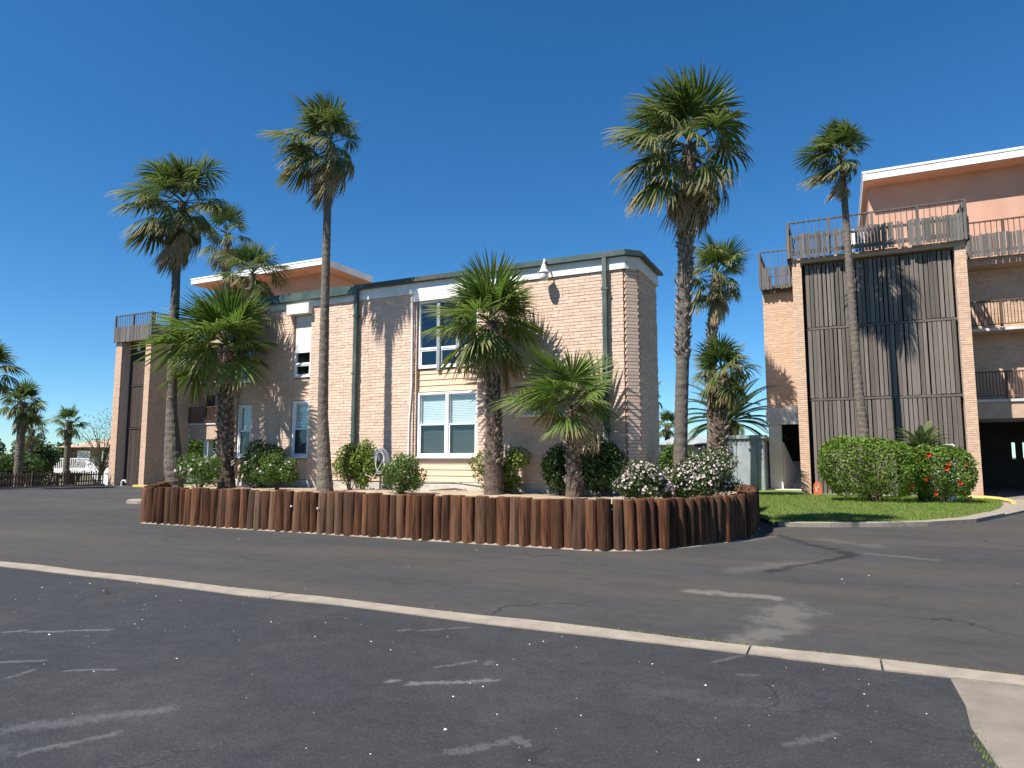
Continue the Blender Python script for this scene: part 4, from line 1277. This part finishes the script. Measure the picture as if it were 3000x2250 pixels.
def feather_palm(name, label, u, v, z0, z1, L, n, r, seed, els=(-20, 80), cat='palm tree', trunk='trunkrough', wl=.38, droop=.7, boots=True):
    global rng
    rng = np.random.default_rng(300 + seed)
    b0 = np.array(W(u, v, z0))
    o = bpy.data.objects.new(name, None); COL.objects.link(o); o.location = b0; tag(o, label, cat)
    V, F, info = trunk_mb([(0, 0, 0, r * 1.1), (0, 0, (z1 - z0) * .5, r), (0, 0, z1 - z0, r * .95)])
    link('trunk', fast_mesh('trunk', V, F), M[trunk], o)
    if boots:
        V, F = boots_mesh(info, .1, z1 - z0, 60, .12)
        tag(link('leaf_bases', fast_mesh('leaf_bases', V, F), M['boot'], o), kind='stuff')
    for i in range(n):
        az = i * 2.39996 + rng.uniform(-.2, .2)
        el = R(els[0] + (els[1] - els[0]) * ((i + .5) / n) ** .8)
        V, F, D = feather_mesh((0, 0, z1 - z0), az, el, L * rng.uniform(.85, 1.1), 38, droop * rng.uniform(.8, 1.2), wl)
        link('frond', fast_mesh('frond', V, F, {'dry': D}), M['feather'], o)
    return o


feather_palm('date_palm', 'feather-leaved date palm behind the grey shed', -5.0, 36, 0, 3.4, 2.9, 54, .42, 1, wl=.5, droop=.85)
feather_palm('cycad', 'low dark cycad with arching feather leaves behind the clipped hedge', 2.62, 28.0, .05, 1.9, 1.25, 30, .17, 2, (0, 62), 'plant', wl=.17, droop=.9)


# ------------------------------------------------------------------ shrubs, hedge, trees
def leaves(n, c, rad, size, seed, shape='blob', flat=0.0, lumps=9, ar=2.0, inner=.35, zmin=None):
    """leaf-sized quads spread through a lumpy volume"""
    g = np.random.default_rng(seed)
    if shape == 'box':
        p = g.uniform(-1, 1, (n, 3))
        ax = g.integers(0, 3, n); face = g.random(n) < .72
        sg = np.where(g.random(n) < .5, -1, 1)
        for a in range(3):
            m_ = face & (ax == a); p[m_, a] = (sg * (1 - np.abs(g.normal(0, .07, n))))[m_]
        p[:, 2] = np.where(face & (ax == 2), np.abs(p[:, 2]), p[:, 2])
        # rounded edges
        r = np.linalg.norm(np.abs(p) ** 1.0, axis=1)
        p = np.sign(p) * np.abs(p) ** 1.0
        q = (np.abs(p) ** 3.4).sum(1) ** (1 / 3.4)
        p = p / np.maximum(q, .9)[:, None] * .97
        p *= 1 + .06 * np.sin(p[:, [1]] * 7 + seed) * np.sin(p[:, [0]] * 9)
        out = nrm(p ** 3 + g.normal(0, .12, (n, 3)))
    else:
        L = g.normal(0, .55, (lumps, 3)); L = L / np.maximum(1, np.linalg.norm(L, axis=1) / .68)[:, None]
        lr = g.uniform(.32, .55, lumps)
        k = g.integers(0, lumps, n)
        d = nrm(g.normal(0, 1, (n, 3)))
        rr = np.where(g.random(n) < inner, g.random(n) ** .5, g.uniform(.82, 1.06, n))
        p = L[k] + d * (lr[k] * rr)[:, None]
        out = nrm(d + p * .5)
    P = np.array(c) + p * np.array(rad)
    if shape == 'box':
        P += out * (np.abs(g.normal(0, .05, n)) + .06 * np.sin(P[:, 0] * 5.1 + P[:, 1] * 3.3))[:, None]
    if zmin is not None:
        P[:, 2] = np.maximum(P[:, 2], zmin + g.random(n) * .15)
    nn = nrm(out + g.normal(0, .55, (n, 3)) + np.array([0, 0, flat]))
    a = nrm(np.cross(nn, nrm(g.normal(0, 1, (n, 3))))); b = np.cross(nn, a)
    s = size * g.uniform(.6, 1.3, n)[:, None]
    V = np.stack([P - a * s * .5, P + b * s * .5 / ar + nn * s * .1, P + a * s * .5, P - b * s * .5 / ar + nn * s * .1], 1).reshape(-1, 3)
    F = np.arange(4 * n).reshape(-1, 4)
    return V, F, P, out


def stems(c, rad, z0, n, seed, r=.015):
    g = random.Random(seed)
    mb = MB()
    for i in range(n):
        a = g.uniform(0, 6.28); t = g.uniform(.3, .8)
        e = (c[0] + rad[0] * t * math.cos(a), c[1] + rad[1] * t * math.sin(a), c[2] + rad[2] * g.uniform(-.1, .5))
        s = (c[0] + g.uniform(-.12, .12) * rad[0], c[1] + g.uniform(-.12, .12) * rad[1], z0)
        m_ = ((s[0] + e[0]) / 2 + g.uniform(-.05, .05), (s[1] + e[1]) / 2, (s[2] + e[2]) / 2 + .05)
        mb.tube([s, m_, e], [r, r * .7, r * .4], 5)
    return mb


def shrub(name, label, u, v, z0, ru, rv, h, n, size, mat, seed, cat='shrub', group=None, flowers=0, fmat='flower', fsize=.05, shape='blob', lumps=9, nstem=9, ar=2.0, ftop=-.3, r=.015):
    """z0 ground, h height; foliage and flowers are masses of uncountable pieces"""
    base = W(u, v, z0)
    o = bpy.data.objects.new(name, None); COL.objects.link(o); o.location = base; o.rotation_euler = (0, 0, -TH)
    tag(o, label, cat, group)
    c = (0, 0, h * .55); rad = (ru, rv, h * .5)
    V, F, P, out = leaves(int(n * 2.2) if shape != 'box' else n, c, rad, size * (1.1 if shape != 'box' else 1), seed, shape, lumps=lumps + 5, ar=ar, zmin=.02, inner=.5)
    if shape == 'box':
        k_ = np.clip(V[:, 2] / h, 0, 1); V[:, 0] *= .72 + .28 * np.clip(k_ * 2.0, 0, 1); V[:, 1] *= .7 + .3 * np.clip(k_ * 2, 0, 1); V[:, 2] *= 1 - .09 * np.clip(V[:, 0] / ru, -.2, 1)
    tag(link('foliage', fast_mesh('foliage', V, F), M[mat], o), kind='stuff')
    mb = stems(c, rad, -.03, nstem, seed, r)
    mb.build('stems', M['twig'], o, org=(0, 0, 0))
    if flowers:
        g = np.random.default_rng(seed + 5)
        ok = np.where(out[:, 2] > ftop)[0]
        id_ = g.choice(ok, min(flowers, len(ok)), replace=False)
        Q = P[id_] + out[id_] * .02
        VV = []; FF = []
        for i, q in enumerate(Q):
            nn = nrm(out[id_[i]] + g.normal(0, .3, 3)); a = nrm(np.cross(nn, g.normal(0, 1, 3))); b = np.cross(nn, a)
            m_ = 5; b0 = len(VV); s = fsize * g.uniform(.6, 1.25)
            for k in range(m_):
                t = 2 * math.pi * k / m_
                r_ = a * math.cos(t) + b * math.sin(t); r2 = a * math.cos(t + .6) + b * math.sin(t + .6); r0 = a * math.cos(t - .6) + b * math.sin(t - .6)
                bb = len(VV)
                VV += [q, q + r0 * s * .38 + nn * s * .15, q + r_ * s * .55 + nn * s * .05, q + r2 * s * .38 + nn * s * .15]
                FF.append((bb, bb + 1, bb + 2, bb + 3))
        tag(link('flowers', fast_mesh('flowers', np.array(VV), np.array(FF)), M[fmat], o), kind='stuff')
    return o


GS = 'shrubs in the log planter'
S = .68
shrub('shrub', 'loose shrub dotted with white blooms left of the stout bushy palm', -16.25, 13.7, S, .68, .5, 1.05, 1500, .07, 'leafmd', 21, group=GS, flowers=70, fsize=.075)
shrub('shrub', 'taller dark shrub under the leftmost tall windows', -15.35, 15.1, S, .72, .55, 1.30, 2400, .085, 'leafdk', 22, group=GS)
shrub('shrub', 'lower rounded shrub with few blooms, left of the slender trunk', -13.85, 14.2, S, .66, .5, .98, 2000, .065, 'leafmd', 23, group=GS, flowers=45, fsize=.06)
shrub('shrub', 'yellow-green leggy shrub immediately right of the slender trunk', -12.2, 15.2, S, .48, .4, 1.28, 900, .085, 'leafyl', 24, group=GS, nstem=12)
shrub('shrub', 'yellow-green shrub left of the grey dish', -11.68, 15.1, S, .55, .42, 1.32, 1100, .085, 'leafyl', 25, group=GS, nstem=12, flowers=14, fsize=.06)
shrub('shrub', 'small rounded shrub with reddish-white blooms below the white conduit', -9.75, 14.1, S, .60, .5, .95, 1900, .06, 'leafmd', 26, group=GS, flowers=90, fsize=.05)
shrub('shrub', 'bright green shrub behind the stout centre palm trunk', -7.62, 15.45, S, .80, .38, 1.25, 1700, .08, 'leafyl', 27, group=GS, flowers=60, fsize=.05, ftop=-1)
shrub('shrub', 'dark shrub left of the shortest palm trunk', -6.1, 15.4, S, .42, .38, 1.15, 1300, .08, 'leafdk', 28, group=GS)
shrub('shrub', 'large dark shrub right of the shortest palm trunk', -4.95, 15.3, S, .58, .45, 1.35, 2200, .085, 'leafdk', 29, group=GS)
shrub('flowering_shrub', 'round shrub thick with pale pink flowers left of the tallest trunk', -3.55, 13.3, S, .52, .46, .78, 2600, .055, 'leafdk', 30, group=GS, flowers=820, fsize=.05)
shrub('flowering_shrub', 'widest shrub, thick with pale pink flowers, right of the tallest trunk', -2.5, 14.15, S, .84, .55, 1.0, 4200, .055, 'leafdk', 31, group=GS, flowers=1200, fsize=.05, lumps=14)
shrub('shrub', 'green shrub against the shaded brick end wall', -3.62, 17.0, S, .42, .5, 1.25, 1400, .09, 'leafmd', 32, group=GS)
shrub('flowering_shrub', 'tiny pink-flowered shrub at the foot of the tallest trunk', -3.12, 13.6, S, .2, .2, .5, 500, .055, 'leafdk', 33, group=GS, flowers=160, fsize=.06, lumps=5)
# hedge and hibiscus on the lawn
shrub('clipped_hedge', 'clipped bright green hedge in front of the slatted screen', .95, 26.9, .06, 1.62, .95, 2.02, 9500, .115, 'hedge', 41, cat='hedge', shape='box', nstem=16, r=.03)
shrub('hibiscus', 'loose green hibiscus with red flowers at the right end of the hedge', 3.12, 27.5, .06, .92, .85, 1.78, 5200, .12, 'hedge', 42, cat='shrub', shape='box', nstem=12, r=.025)
hib = [o for o in COL.objects if o.name == 'hibiscus'][0]
g_ = random.Random(5)
for (du, dv, z) in ((-.42, -.72, 1.62), (.12, -.82, 1.32), (.05, -.85, 1.16), (.62, -.7, 1.30), (-.55, -.85, .82), (-.98, -.8, .55), (-.3, -.9, .35), (.4, -.8, .7)):
    mb = MB()
    s = .085 * g_.uniform(.75, 1.1)
    for k in range(5):
        t = 2 * math.pi * k / 5 + g_.random()
        c = lambda q, d: (du + s * d * math.cos(q), dv - .1 + .4 * s * (1 - d), z + s * d * math.sin(q))
        mb.add([(du, dv, z), c(t - .65, .75), (du + s * math.cos(t), dv - .12, z + s * math.sin(t)), c(t + .65, .75)], [(0, 1, 2, 3)])
    mb.build('red_flower', M['redfl'], hib, org=(0, 0, 0))
# greenery seen through the open ground floor of the left-hand building
shrub('shrub', 'green bush seen through the open ground floor of the left building', -52, 49, -.3, 3.2, 1.6, 4.9, 4200, .26, 'leafyl', 51, group='bushes behind the left building')
shrub('shrub', 'darker bush nearest the stair tower, seen through the open ground floor', -57.5, 48, -.3, 3, 1.6, 4.8, 4000, .26, 'leafmd', 52, group='bushes behind the left building')
shrub('shrub', 'low bush right of the column under the left balconies', -46.8, 49, -.3, 2.6, 1.4, 4.4, 3400, .24, 'leafyl', 53, group='bushes behind the left building')


def tree(name, label, x, y, z0, h, rad, n, size, mat, seed, trunk_h, lumps=16, group=None, r=.18, branches=9, inner=.35):
    o = bpy.data.objects.new(name, None); COL.objects.link(o); o.location = (x, y, z0); tag(o, label, 'tree', group)
    g = random.Random(seed)
    mb = MB()
    mb.tube([(0, 0, -.1), (g.uniform(-.15, .15), g.uniform(-.1, .1), trunk_h * .6), (g.uniform(-.2, .2), 0, trunk_h)], [r, r * .75, r * .5], 8)
    mb.build('trunk', M['bark'], o, org=(0, 0, 0), smooth=True)
    c = (0, 0, trunk_h + (h - trunk_h) * .42)
    rd = (rad, rad * .8, (h - trunk_h) * .62)
    bm_ = MB()
    for k in range(branches):
        a = g.uniform(0, 6.28)
        e = (rd[0] * .8 * math.cos(a), rd[1] * .8 * math.sin(a), c[2] + rd[2] * g.uniform(-.5, .7))
        bm_.tube([(0, 0, trunk_h * g.uniform(.6, .95)), (e[0] * .45 + g.uniform(-.2, .2), e[1] * .45, trunk_h + (e[2] - trunk_h) * .6), e], [r * .45, r * .28, r * .1], 5)
    bm_.build('limbs', M['bark'], o, org=(0, 0, 0))
    V, F, P, out = leaves(n, c, rd, size, seed, lumps=lumps, inner=inner)
    tag(link('crown', fast_mesh('crown', V, F), M[mat], o), kind='stuff')
    return o


GT = 'dark trees beyond the picket fence'
tree('broadleaf_tree', 'dense dark tree at the left picture edge behind the fence', -48.0, 61, -1.6, 5.0, 3.0, 9000, .34, 'tree', 61, 1.0, group=GT)
tree('broadleaf_tree', 'dense dark tree behind the biggest far-left palm trunk', -43.6, 62, -1.6, 4.6, 2.6, 8000, .34, 'tree', 62, .9, group=GT)
tree('broadleaf_tree', 'low dark tree next to the white deck', -47.5, 73, -1.6, 4.6, 2.3, 6500, .32, 'tree', 63, .9, group=GT)
tree('broadleaf_tree', 'low olive bush in front of the dark trees, just behind the fence', -37.0, 50.5, -.8, 2.6, 2.4, 5000, .26, 'tree', 64, .4, group=GT)
tree('broadleaf_tree', 'low bush at the far left corner behind the fence', -35.5, 45.0, -.6, 2.2, 2.0, 4500, .24, 'tree', 65, .4, group=GT)
tree('airy_tree', 'bare-looking airy tree beside the left stair tower', -34.3, 57.5, -1.2, 6.6, 3.0, 2600, .13, 'airy', 66, 2.0, lumps=22, r=.13, branches=22, inner=.8)

# ------------------------------------------------------------------ picket fence along the far left edge
FN = root('picket_fence', -46.4, 20, -.4, 'dark wooden picket fence along the left edge of the asphalt', 'fence')
uF = -46.4
f1 = MB().box(uF + .02, uF + .06, 2.0, 31.0, gh(uF, 20) + .28, gh(uF, 20) + .36).build('rail', M['rail'], FN)
f2 = MB().box(uF + .02, uF + .06, 2.0, 31.0, gh(uF, 20) + .72, gh(uF, 20) + .80).build('rail', M['rail'], FN)
n = 0
v = 31.0
while v > 10.0:
    n += 1
    z0 = gh(uF, v)
    unit_obj('picket', M['rail'], FN, (uF + .061, uF + .085, v - .04, v + .04, z0 + .03, z0 + .98 + random.uniform(-.06, .06)))
    if n % 14 == 0:
        unit_obj('post', M['rail'], FN, (uF - .08, uF + .019, v - .15, v - .05, z0 - .03, z0 + 1.05))
    v -= .165 if v > 18 else .17
poly('kerb', [(-46.25, 2), (-46.05, 2), (-46.05, 31), (-46.25, 31)], -.45, gh(-46, 20) + .10, M['ribbon'])
tp = root('water_tap', -43.75, 30.6, -.35, 'small white pipe fitting at the foot of the stair tower', 'pipe')
MB().tube([(-43.75, 30.6, -.36), (-43.75, 30.6, -.05), (-43.70, 30.6, .02), (-43.35, 30.6, .03)], .045, 8).build('pipe', M['vinyl'], tp)
MB().tube([(-43.35, 30.6, .03), (-43.33, 30.6, -.12)], .05, 8).build('spout', M['vinyl'], tp)

# ------------------------------------------------------------------ far house with white deck
hx, hy = -40.3, 66.0
H = bpy.data.objects.new('beach_house', None); COL.objects.link(H); H.location = (hx, hy, -1.9)
tag(H, 'low brown house with hip roof and white deck beyond the fence', 'house')
def hb(name, m, p, *b):
    o = MB().box(*b).build(name, m, None, org=(0, 0, 0)); o.rotation_euler = (0, 0, 0); o.parent = p; return o
hw = hb('wall', M['rail'], H, -3.2, 7, 1.5, 8, 2.45, 4.5)
rf = MB().add([(-4, .6, 4.45), (7.8, .6, 4.45), (7.8, 9, 4.45), (-4, 9, 4.45), (-.2, 4.4, 5.5), (4, 4.4, 5.5)], [(0, 1, 5, 4), (1, 2, 5), (2, 3, 4, 5), (3, 0, 4), (3, 2, 1, 0)]).build('roof', M['soffit'], None, org=(0, 0, 0)); rf.rotation_euler = (0, 0, 0); rf.parent = H
for k in range(4):
    wd = hb('window', M['vinyl'], H, -2.4 + k * 2.4, -1.2 + k * 2.4, 1.44, 1.498, 3.0, 4.1); hb('pane', M['glass'], wd, -2.3 + k * 2.4, -1.3 + k * 2.4, 1.425, 1.438, 3.1, 4.0)
dk = hb('deck', M['vinyl'], H, -3.0, 7, -1.0, 1.45, 2.0, 2.44)
dr_ = hb('deck_rail', M['vinyl'], H, -3.0, .6, -1.0, -.92, 3.3, 3.4)
for k in range(20):
    hb('baluster', M['vinyl'], dr_, -3.0 + k * .185, -2.94 + k * .185, -.99, -.93, 2.441, 3.299)
dr2 = hb('deck_rail', M['vinyl'], H, 1.9, 7, -1.0, -.92, 3.3, 3.4)
for k in range(26):
    hb('baluster', M['vinyl'], dr2, 1.9 + k * .19, 1.96 + k * .19, -.99, -.93, 2.441, 3.299)
for k in range(6):
    hb('deck_post', M['rail'], H, -2.9 + k * 1.8, -2.7 + k * 1.8, -.9, -.7, -.1, 1.999)
st = MB()
for sx in (0, 1.1):
    st.add([(.7 + sx * .0, -1.1 - sx, 2.5), (.7, -1.1 - sx, 3.4), (2.9, -1.1 - sx, .1), (2.9, -1.1 - sx, 1.0), (.7, -1.02 - sx, 2.5), (.7, -1.02 - sx, 3.4), (2.9, -1.02 - sx, .1), (2.9, -1.02 - sx, 1.0)],
           [(0, 2, 3, 1), (4, 5, 7, 6), (1, 3, 7, 5), (0, 4, 6, 2), (0, 1, 5, 4), (2, 6, 7, 3)])
st = st.build('stair', M['vinyl'], None, org=(0, 0, 0)); st.rotation_euler = (0, 0, 0); st.parent = H
hb('garden_wall', M['concw'], H, -.2, 1.9, 1.0, 1.2, 0, 1.9)

# ------------------------------------------------------------------ sheds between the buildings
SH = root('shed', -6.5, 38.5, 0, 'white-walled shed with low dark-edged roof behind the flowering shrubs', 'shed')
wl = bx('wall', M['concw'], SH, -9.0, -4.55, 38.0, 41, -.03, 2.25)
MB().add([(-9.3, 37.7, 2.26), (-4.5, 37.7, 2.26), (-4.5, 41.2, 2.26), (-9.3, 41.2, 2.26), (-8.3, 39.0, 2.75), (-4.6, 39.0, 2.75)], [(0, 1, 5, 4), (1, 2, 5), (2, 3, 4, 5), (3, 0, 4), (3, 2, 1, 0)]).build('roof', M['metalgrey'], SH)
bx('fascia', M['backing'], SH, -9.32, -4.48, 37.66, 37.695, 2.14, 2.27)
for k in range(11):
    unit_obj('batten', M['concw'], wl, (-8.95 + k * .42, -8.91 + k * .42, 37.975, 37.999, 0, 2.13))
S2 = root('shed', -3.9, 34.5, 0, 'grey sheet-metal shed against the left corner of the tall building', 'shed')
w2 = bx('wall', M['metalgrey'], S2, -4.85, -3.15, 33.8, 37.0, -.03, 2.45)
for k in range(9):
    unit_obj('rib', M['metalgrey'], w2, (-4.82 + k * .2, -4.78 + k * .2, 33.77, 33.799, .02, 2.40))
for k in range(14):
    unit_obj('rib', M['metalgrey'], w2, (-3.149, -3.12, 33.85 + k * .22, 33.89 + k * .22, .02, 2.40))
MB().add([(-4.95, 33.7, 2.46), (-3.0, 33.7, 2.46), (-3.0, 37.1, 2.2), (-4.95, 37.1, 2.46), (-4.95, 33.7, 2.62), (-3.0, 33.7, 2.62), (-3.0, 37.1, 2.36), (-4.95, 37.1, 2.62)],
         [(0, 3, 2, 1), (4, 5, 6, 7), (0, 1, 5, 4), (1, 2, 6, 5), (2, 3, 7, 6), (3, 0, 4, 7)]).build('roof', M['metalgrey'], S2)
bx('door', M['metalgrey'], S2, -4.3, -3.5, 33.74, 33.768, .05, 2.1)

# ------------------------------------------------------------------ small things
DH = root('satellite_dish', -11.3, 15.3, SOILZ - .02, 'grey oval dish with a white coil of cable in front of the brick wall', 'dish')
dm = MB()
nr, ns = 5, 20
cc = np.array([-11.29, 15.3, 1.46]); ax = np.array([.25, -.95, .18]); ax /= np.linalg.norm(ax)
e1 = np.cross(ax, [0, 0, 1]); e1 /= np.linalg.norm(e1); e2 = np.cross(e1, ax)
vv = [tuple(cc - ax * .07)]
for i in range(1, nr + 1):
    for k in range(ns):
        a = 2 * math.pi * k / ns; r_ = i / nr
        vv.append(tuple(cc + e1 * .30 * r_ * math.cos(a) + e2 * .40 * r_ * math.sin(a) - ax * .07 * (1 - r_ * r_)))
ff = [(0, 1 + k, 1 + (k + 1) % ns) for k in range(ns)]
for i in range(nr - 1):
    for k in range(ns):
        ff.append((1 + i * ns + k, 1 + (i + 1) * ns + k, 1 + (i + 1) * ns + (k + 1) % ns, 1 + i * ns + (k + 1) % ns))
dd = MB().add(vv, ff).build('dish', M['dish'], DH, smooth=True)
sm = dd.modifiers.new('thickness', 'SOLIDIFY'); sm.thickness = .012
MB().tube([(-11.29, 15.36, .6), (-11.29, 15.36, 1.42)], .03, 8).build('post', M['metalgrey'], DH)
MB().tube([tuple(cc - e2 * .38), tuple(cc + ax * .30 - e2 * .10)], .016, 6).build('arm', M['metalgrey'], DH)
MB().box(-11.27, -11.05, 14.98, 15.12, 1.50, 1.74).build('receiver_box', M['dish'], DH)
coil = []
for k in range(48):
    a = 2 * math.pi * k / 23
    coil.append((-11.02 + .13 * math.cos(a) + .012 * math.sin(k * .7), 14.95 + .02 * math.sin(k * .31), 1.42 + .30 * math.sin(a) + .002 * k))
coil += [(-11.2, 14.93, 1.05), (-11.45, 14.93, 1.12), (-11.55, 14.95, 1.3)]
MB().tube(coil, .008, 5).build('cable_coil', M['concw'], DH)

HP = root('irrigation_pipe', -9.5, 15.7, SOILZ, 'black pipe lying along the pale footing under the double window', 'pipe')
MB().tube([(-11.3, 15.1, .72), (-10.4, 15.5, .80), (-10.1, 15.74, .90), (-9.3, 15.78, .91), (-8.9, 15.75, .89), (-8.3, 15.6, .84), (-7.9, 15.4, .80), (-7.3, 15.3, .74)], .018, 6).build('pipe', M['black'], HP)
MB().tube([(-9.0, 15.755, .89), (-9.0, 15.755, .96)], .012, 6).build('riser', M['black'], HP)

MK = root('marker_stone', -.85, 30.35, .05, 'small orange-red rounded marker at the foot of the left pier', 'marker')
prof = [(-.14, 0), (.14, 0), (.16, .3), (.13, .47), (.06, .56), (-.06, .56), (-.13, .47), (-.16, .3)]
MB().add([(-.85 + a, 30.28, .05 + b) for a, b in prof] + [(-.85 + a, 30.46, .05 + b) for a, b in prof], [tuple(range(8)), tuple(range(15, 7, -1))] + [(i + 8, (i + 1) % 8 + 8, (i + 1) % 8, i) for i in range(8)]).build('body', M['red'], MK)
MB().box(-.93, -.86, 30.268, 30.279, .2, .42).box(-.84, -.79, 30.268, 30.279, .35, .5).build('pale_patch', M['soffit'], MK)

UB = root('utility_box', 3.5, 28.75, .05, 'white utility box half hidden behind the hibiscus', 'box')
bx('cabinet', M['vinyl'], UB, 3.36, 3.66, 28.6, 28.9, .05, 1.98)
MB().add([(3.33, 28.56, 1.981), (3.69, 28.56, 1.981), (3.69, 28.94, 1.981), (3.33, 28.94, 1.981), (3.33, 28.56, 2.02), (3.69, 28.56, 2.02), (3.69, 28.94, 2.06), (3.33, 28.94, 2.06)], [tuple(f) for f in BF]).build('lid', M['vinyl'], UB)

# shells strewn over the lot and the road
g = np.random.default_rng(12)
n = 230
pu = g.uniform(-9, .6, n); pv_ = 6 - np.abs(g.normal(0, 1, n)) * 2.6
m_ = g.random(n) < .22
pu = np.where(m_, g.uniform(-14, 6, n), pu); pv_ = np.where(m_, g.uniform(6.4, 11, n), pv_)
sz = .0038 * g.lognormal(0, .4, n)
V = []; F = []
for i in range(n):
    a = g.uniform(0, 6.28); s = sz[i]; el_ = g.uniform(1, 2.0)
    ca, sa = math.cos(a), math.sin(a)
    b = len(V)
    for (x, y, z) in ((1, 0, 0), (0, 1, 0), (-1, 0, 0), (0, -1, 0)):
        X_, Y_ = x * el_ * s, y * s
        V.append((pu[i] + X_ * ca - Y_ * sa, pv_[i] + X_ * sa + Y_ * ca, .003))
    V.append((pu[i], pv_[i], .003 + s * .7)); V.append((pu[i] + s * .3, pv_[i], .003 + s * .65))
    F += [(b, b + 1, b + 4, b + 4)] * 0
    F += [(b, b + 1, b + 4, b + 5), (b + 1, b + 2, b + 4, b + 4), (b + 2, b + 3, b + 4, b + 4), (b + 3, b, b + 5, b + 4)]
me = bpy.data.meshes.new('shells')
me.from_pydata(V, [], [f if len(set(f)) == 4 else tuple(dict.fromkeys(f)) for f in F])
o = link('shells', me, M['shell']); o.rotation_euler = (0, 0, -TH)
tag(o, 'white shell fragments scattered over the asphalt', 'shells', kind='stuff')


def blades(name, label, pts, hgt, wid, mat, seed, cat='grass', z=.07):
    g = np.random.default_rng(seed)
    P = np.array([(u, v, z) for u, v in pts]); n = len(P)
    a = g.uniform(0, 6.28, n); s = np.stack([np.cos(a), np.sin(a), np.zeros(n)], 1)
    h = hgt * g.uniform(.5, 1.3, n)[:, None]; l = g.normal(0, .4, (n, 3)) * h; l[:, 2] = 0
    up = np.array([0, 0, 1.0])
    V = np.stack([P - s * wid, P + s * wid, P + up * h + l], 1).reshape(-1, 3)
    o = link(name, fast_mesh(name, V, np.arange(3 * n).reshape(-1, 3)), M[mat]); o.rotation_euler = (0, 0, -TH)
    return tag(o, label, cat, kind='stuff')


def inside(poly_, u, v):
    c = False; n = len(poly_); j = n - 1
    for i in range(n):
        if (poly_[i][1] > v) != (poly_[j][1] > v) and u < (poly_[j][0] - poly_[i][0]) * (v - poly_[i][1]) / (poly_[j][1] - poly_[i][1]) + poly_[i][0]:
            c = not c
        j = i
    return c


g = random.Random(3)
pts = []
while len(pts) < 42000:
    u, v = g.uniform(-3.2, 5), g.uniform(17.3, 31)
    if inside(LAWN, u, v): pts.append((u, v))
blades('grass', 'short green grass of the lawn by the tall building', pts, .055, .008, 'grass', 5)
pts = [(u, 6.295 + abs(random.gauss(0, .022))) for u in np.concatenate([np.random.default_rng(4).uniform(-2.2, 1.6, 900), np.random.default_rng(6).uniform(-12, -2, 350)])]
blades('weeds', 'dry weeds along the far edge of the concrete ribbon', pts, .022, .004, 'leafyl', 8, 'weeds', z=.0)
pts = [(.64 + random.gauss(0, .03), random.uniform(4.3, 5.2)) for k in range(160)]
blades('weeds', 'weeds at the ragged edge where lot meets slab', pts, .02, .004, 'leafyl', 9, 'weeds', z=.0)
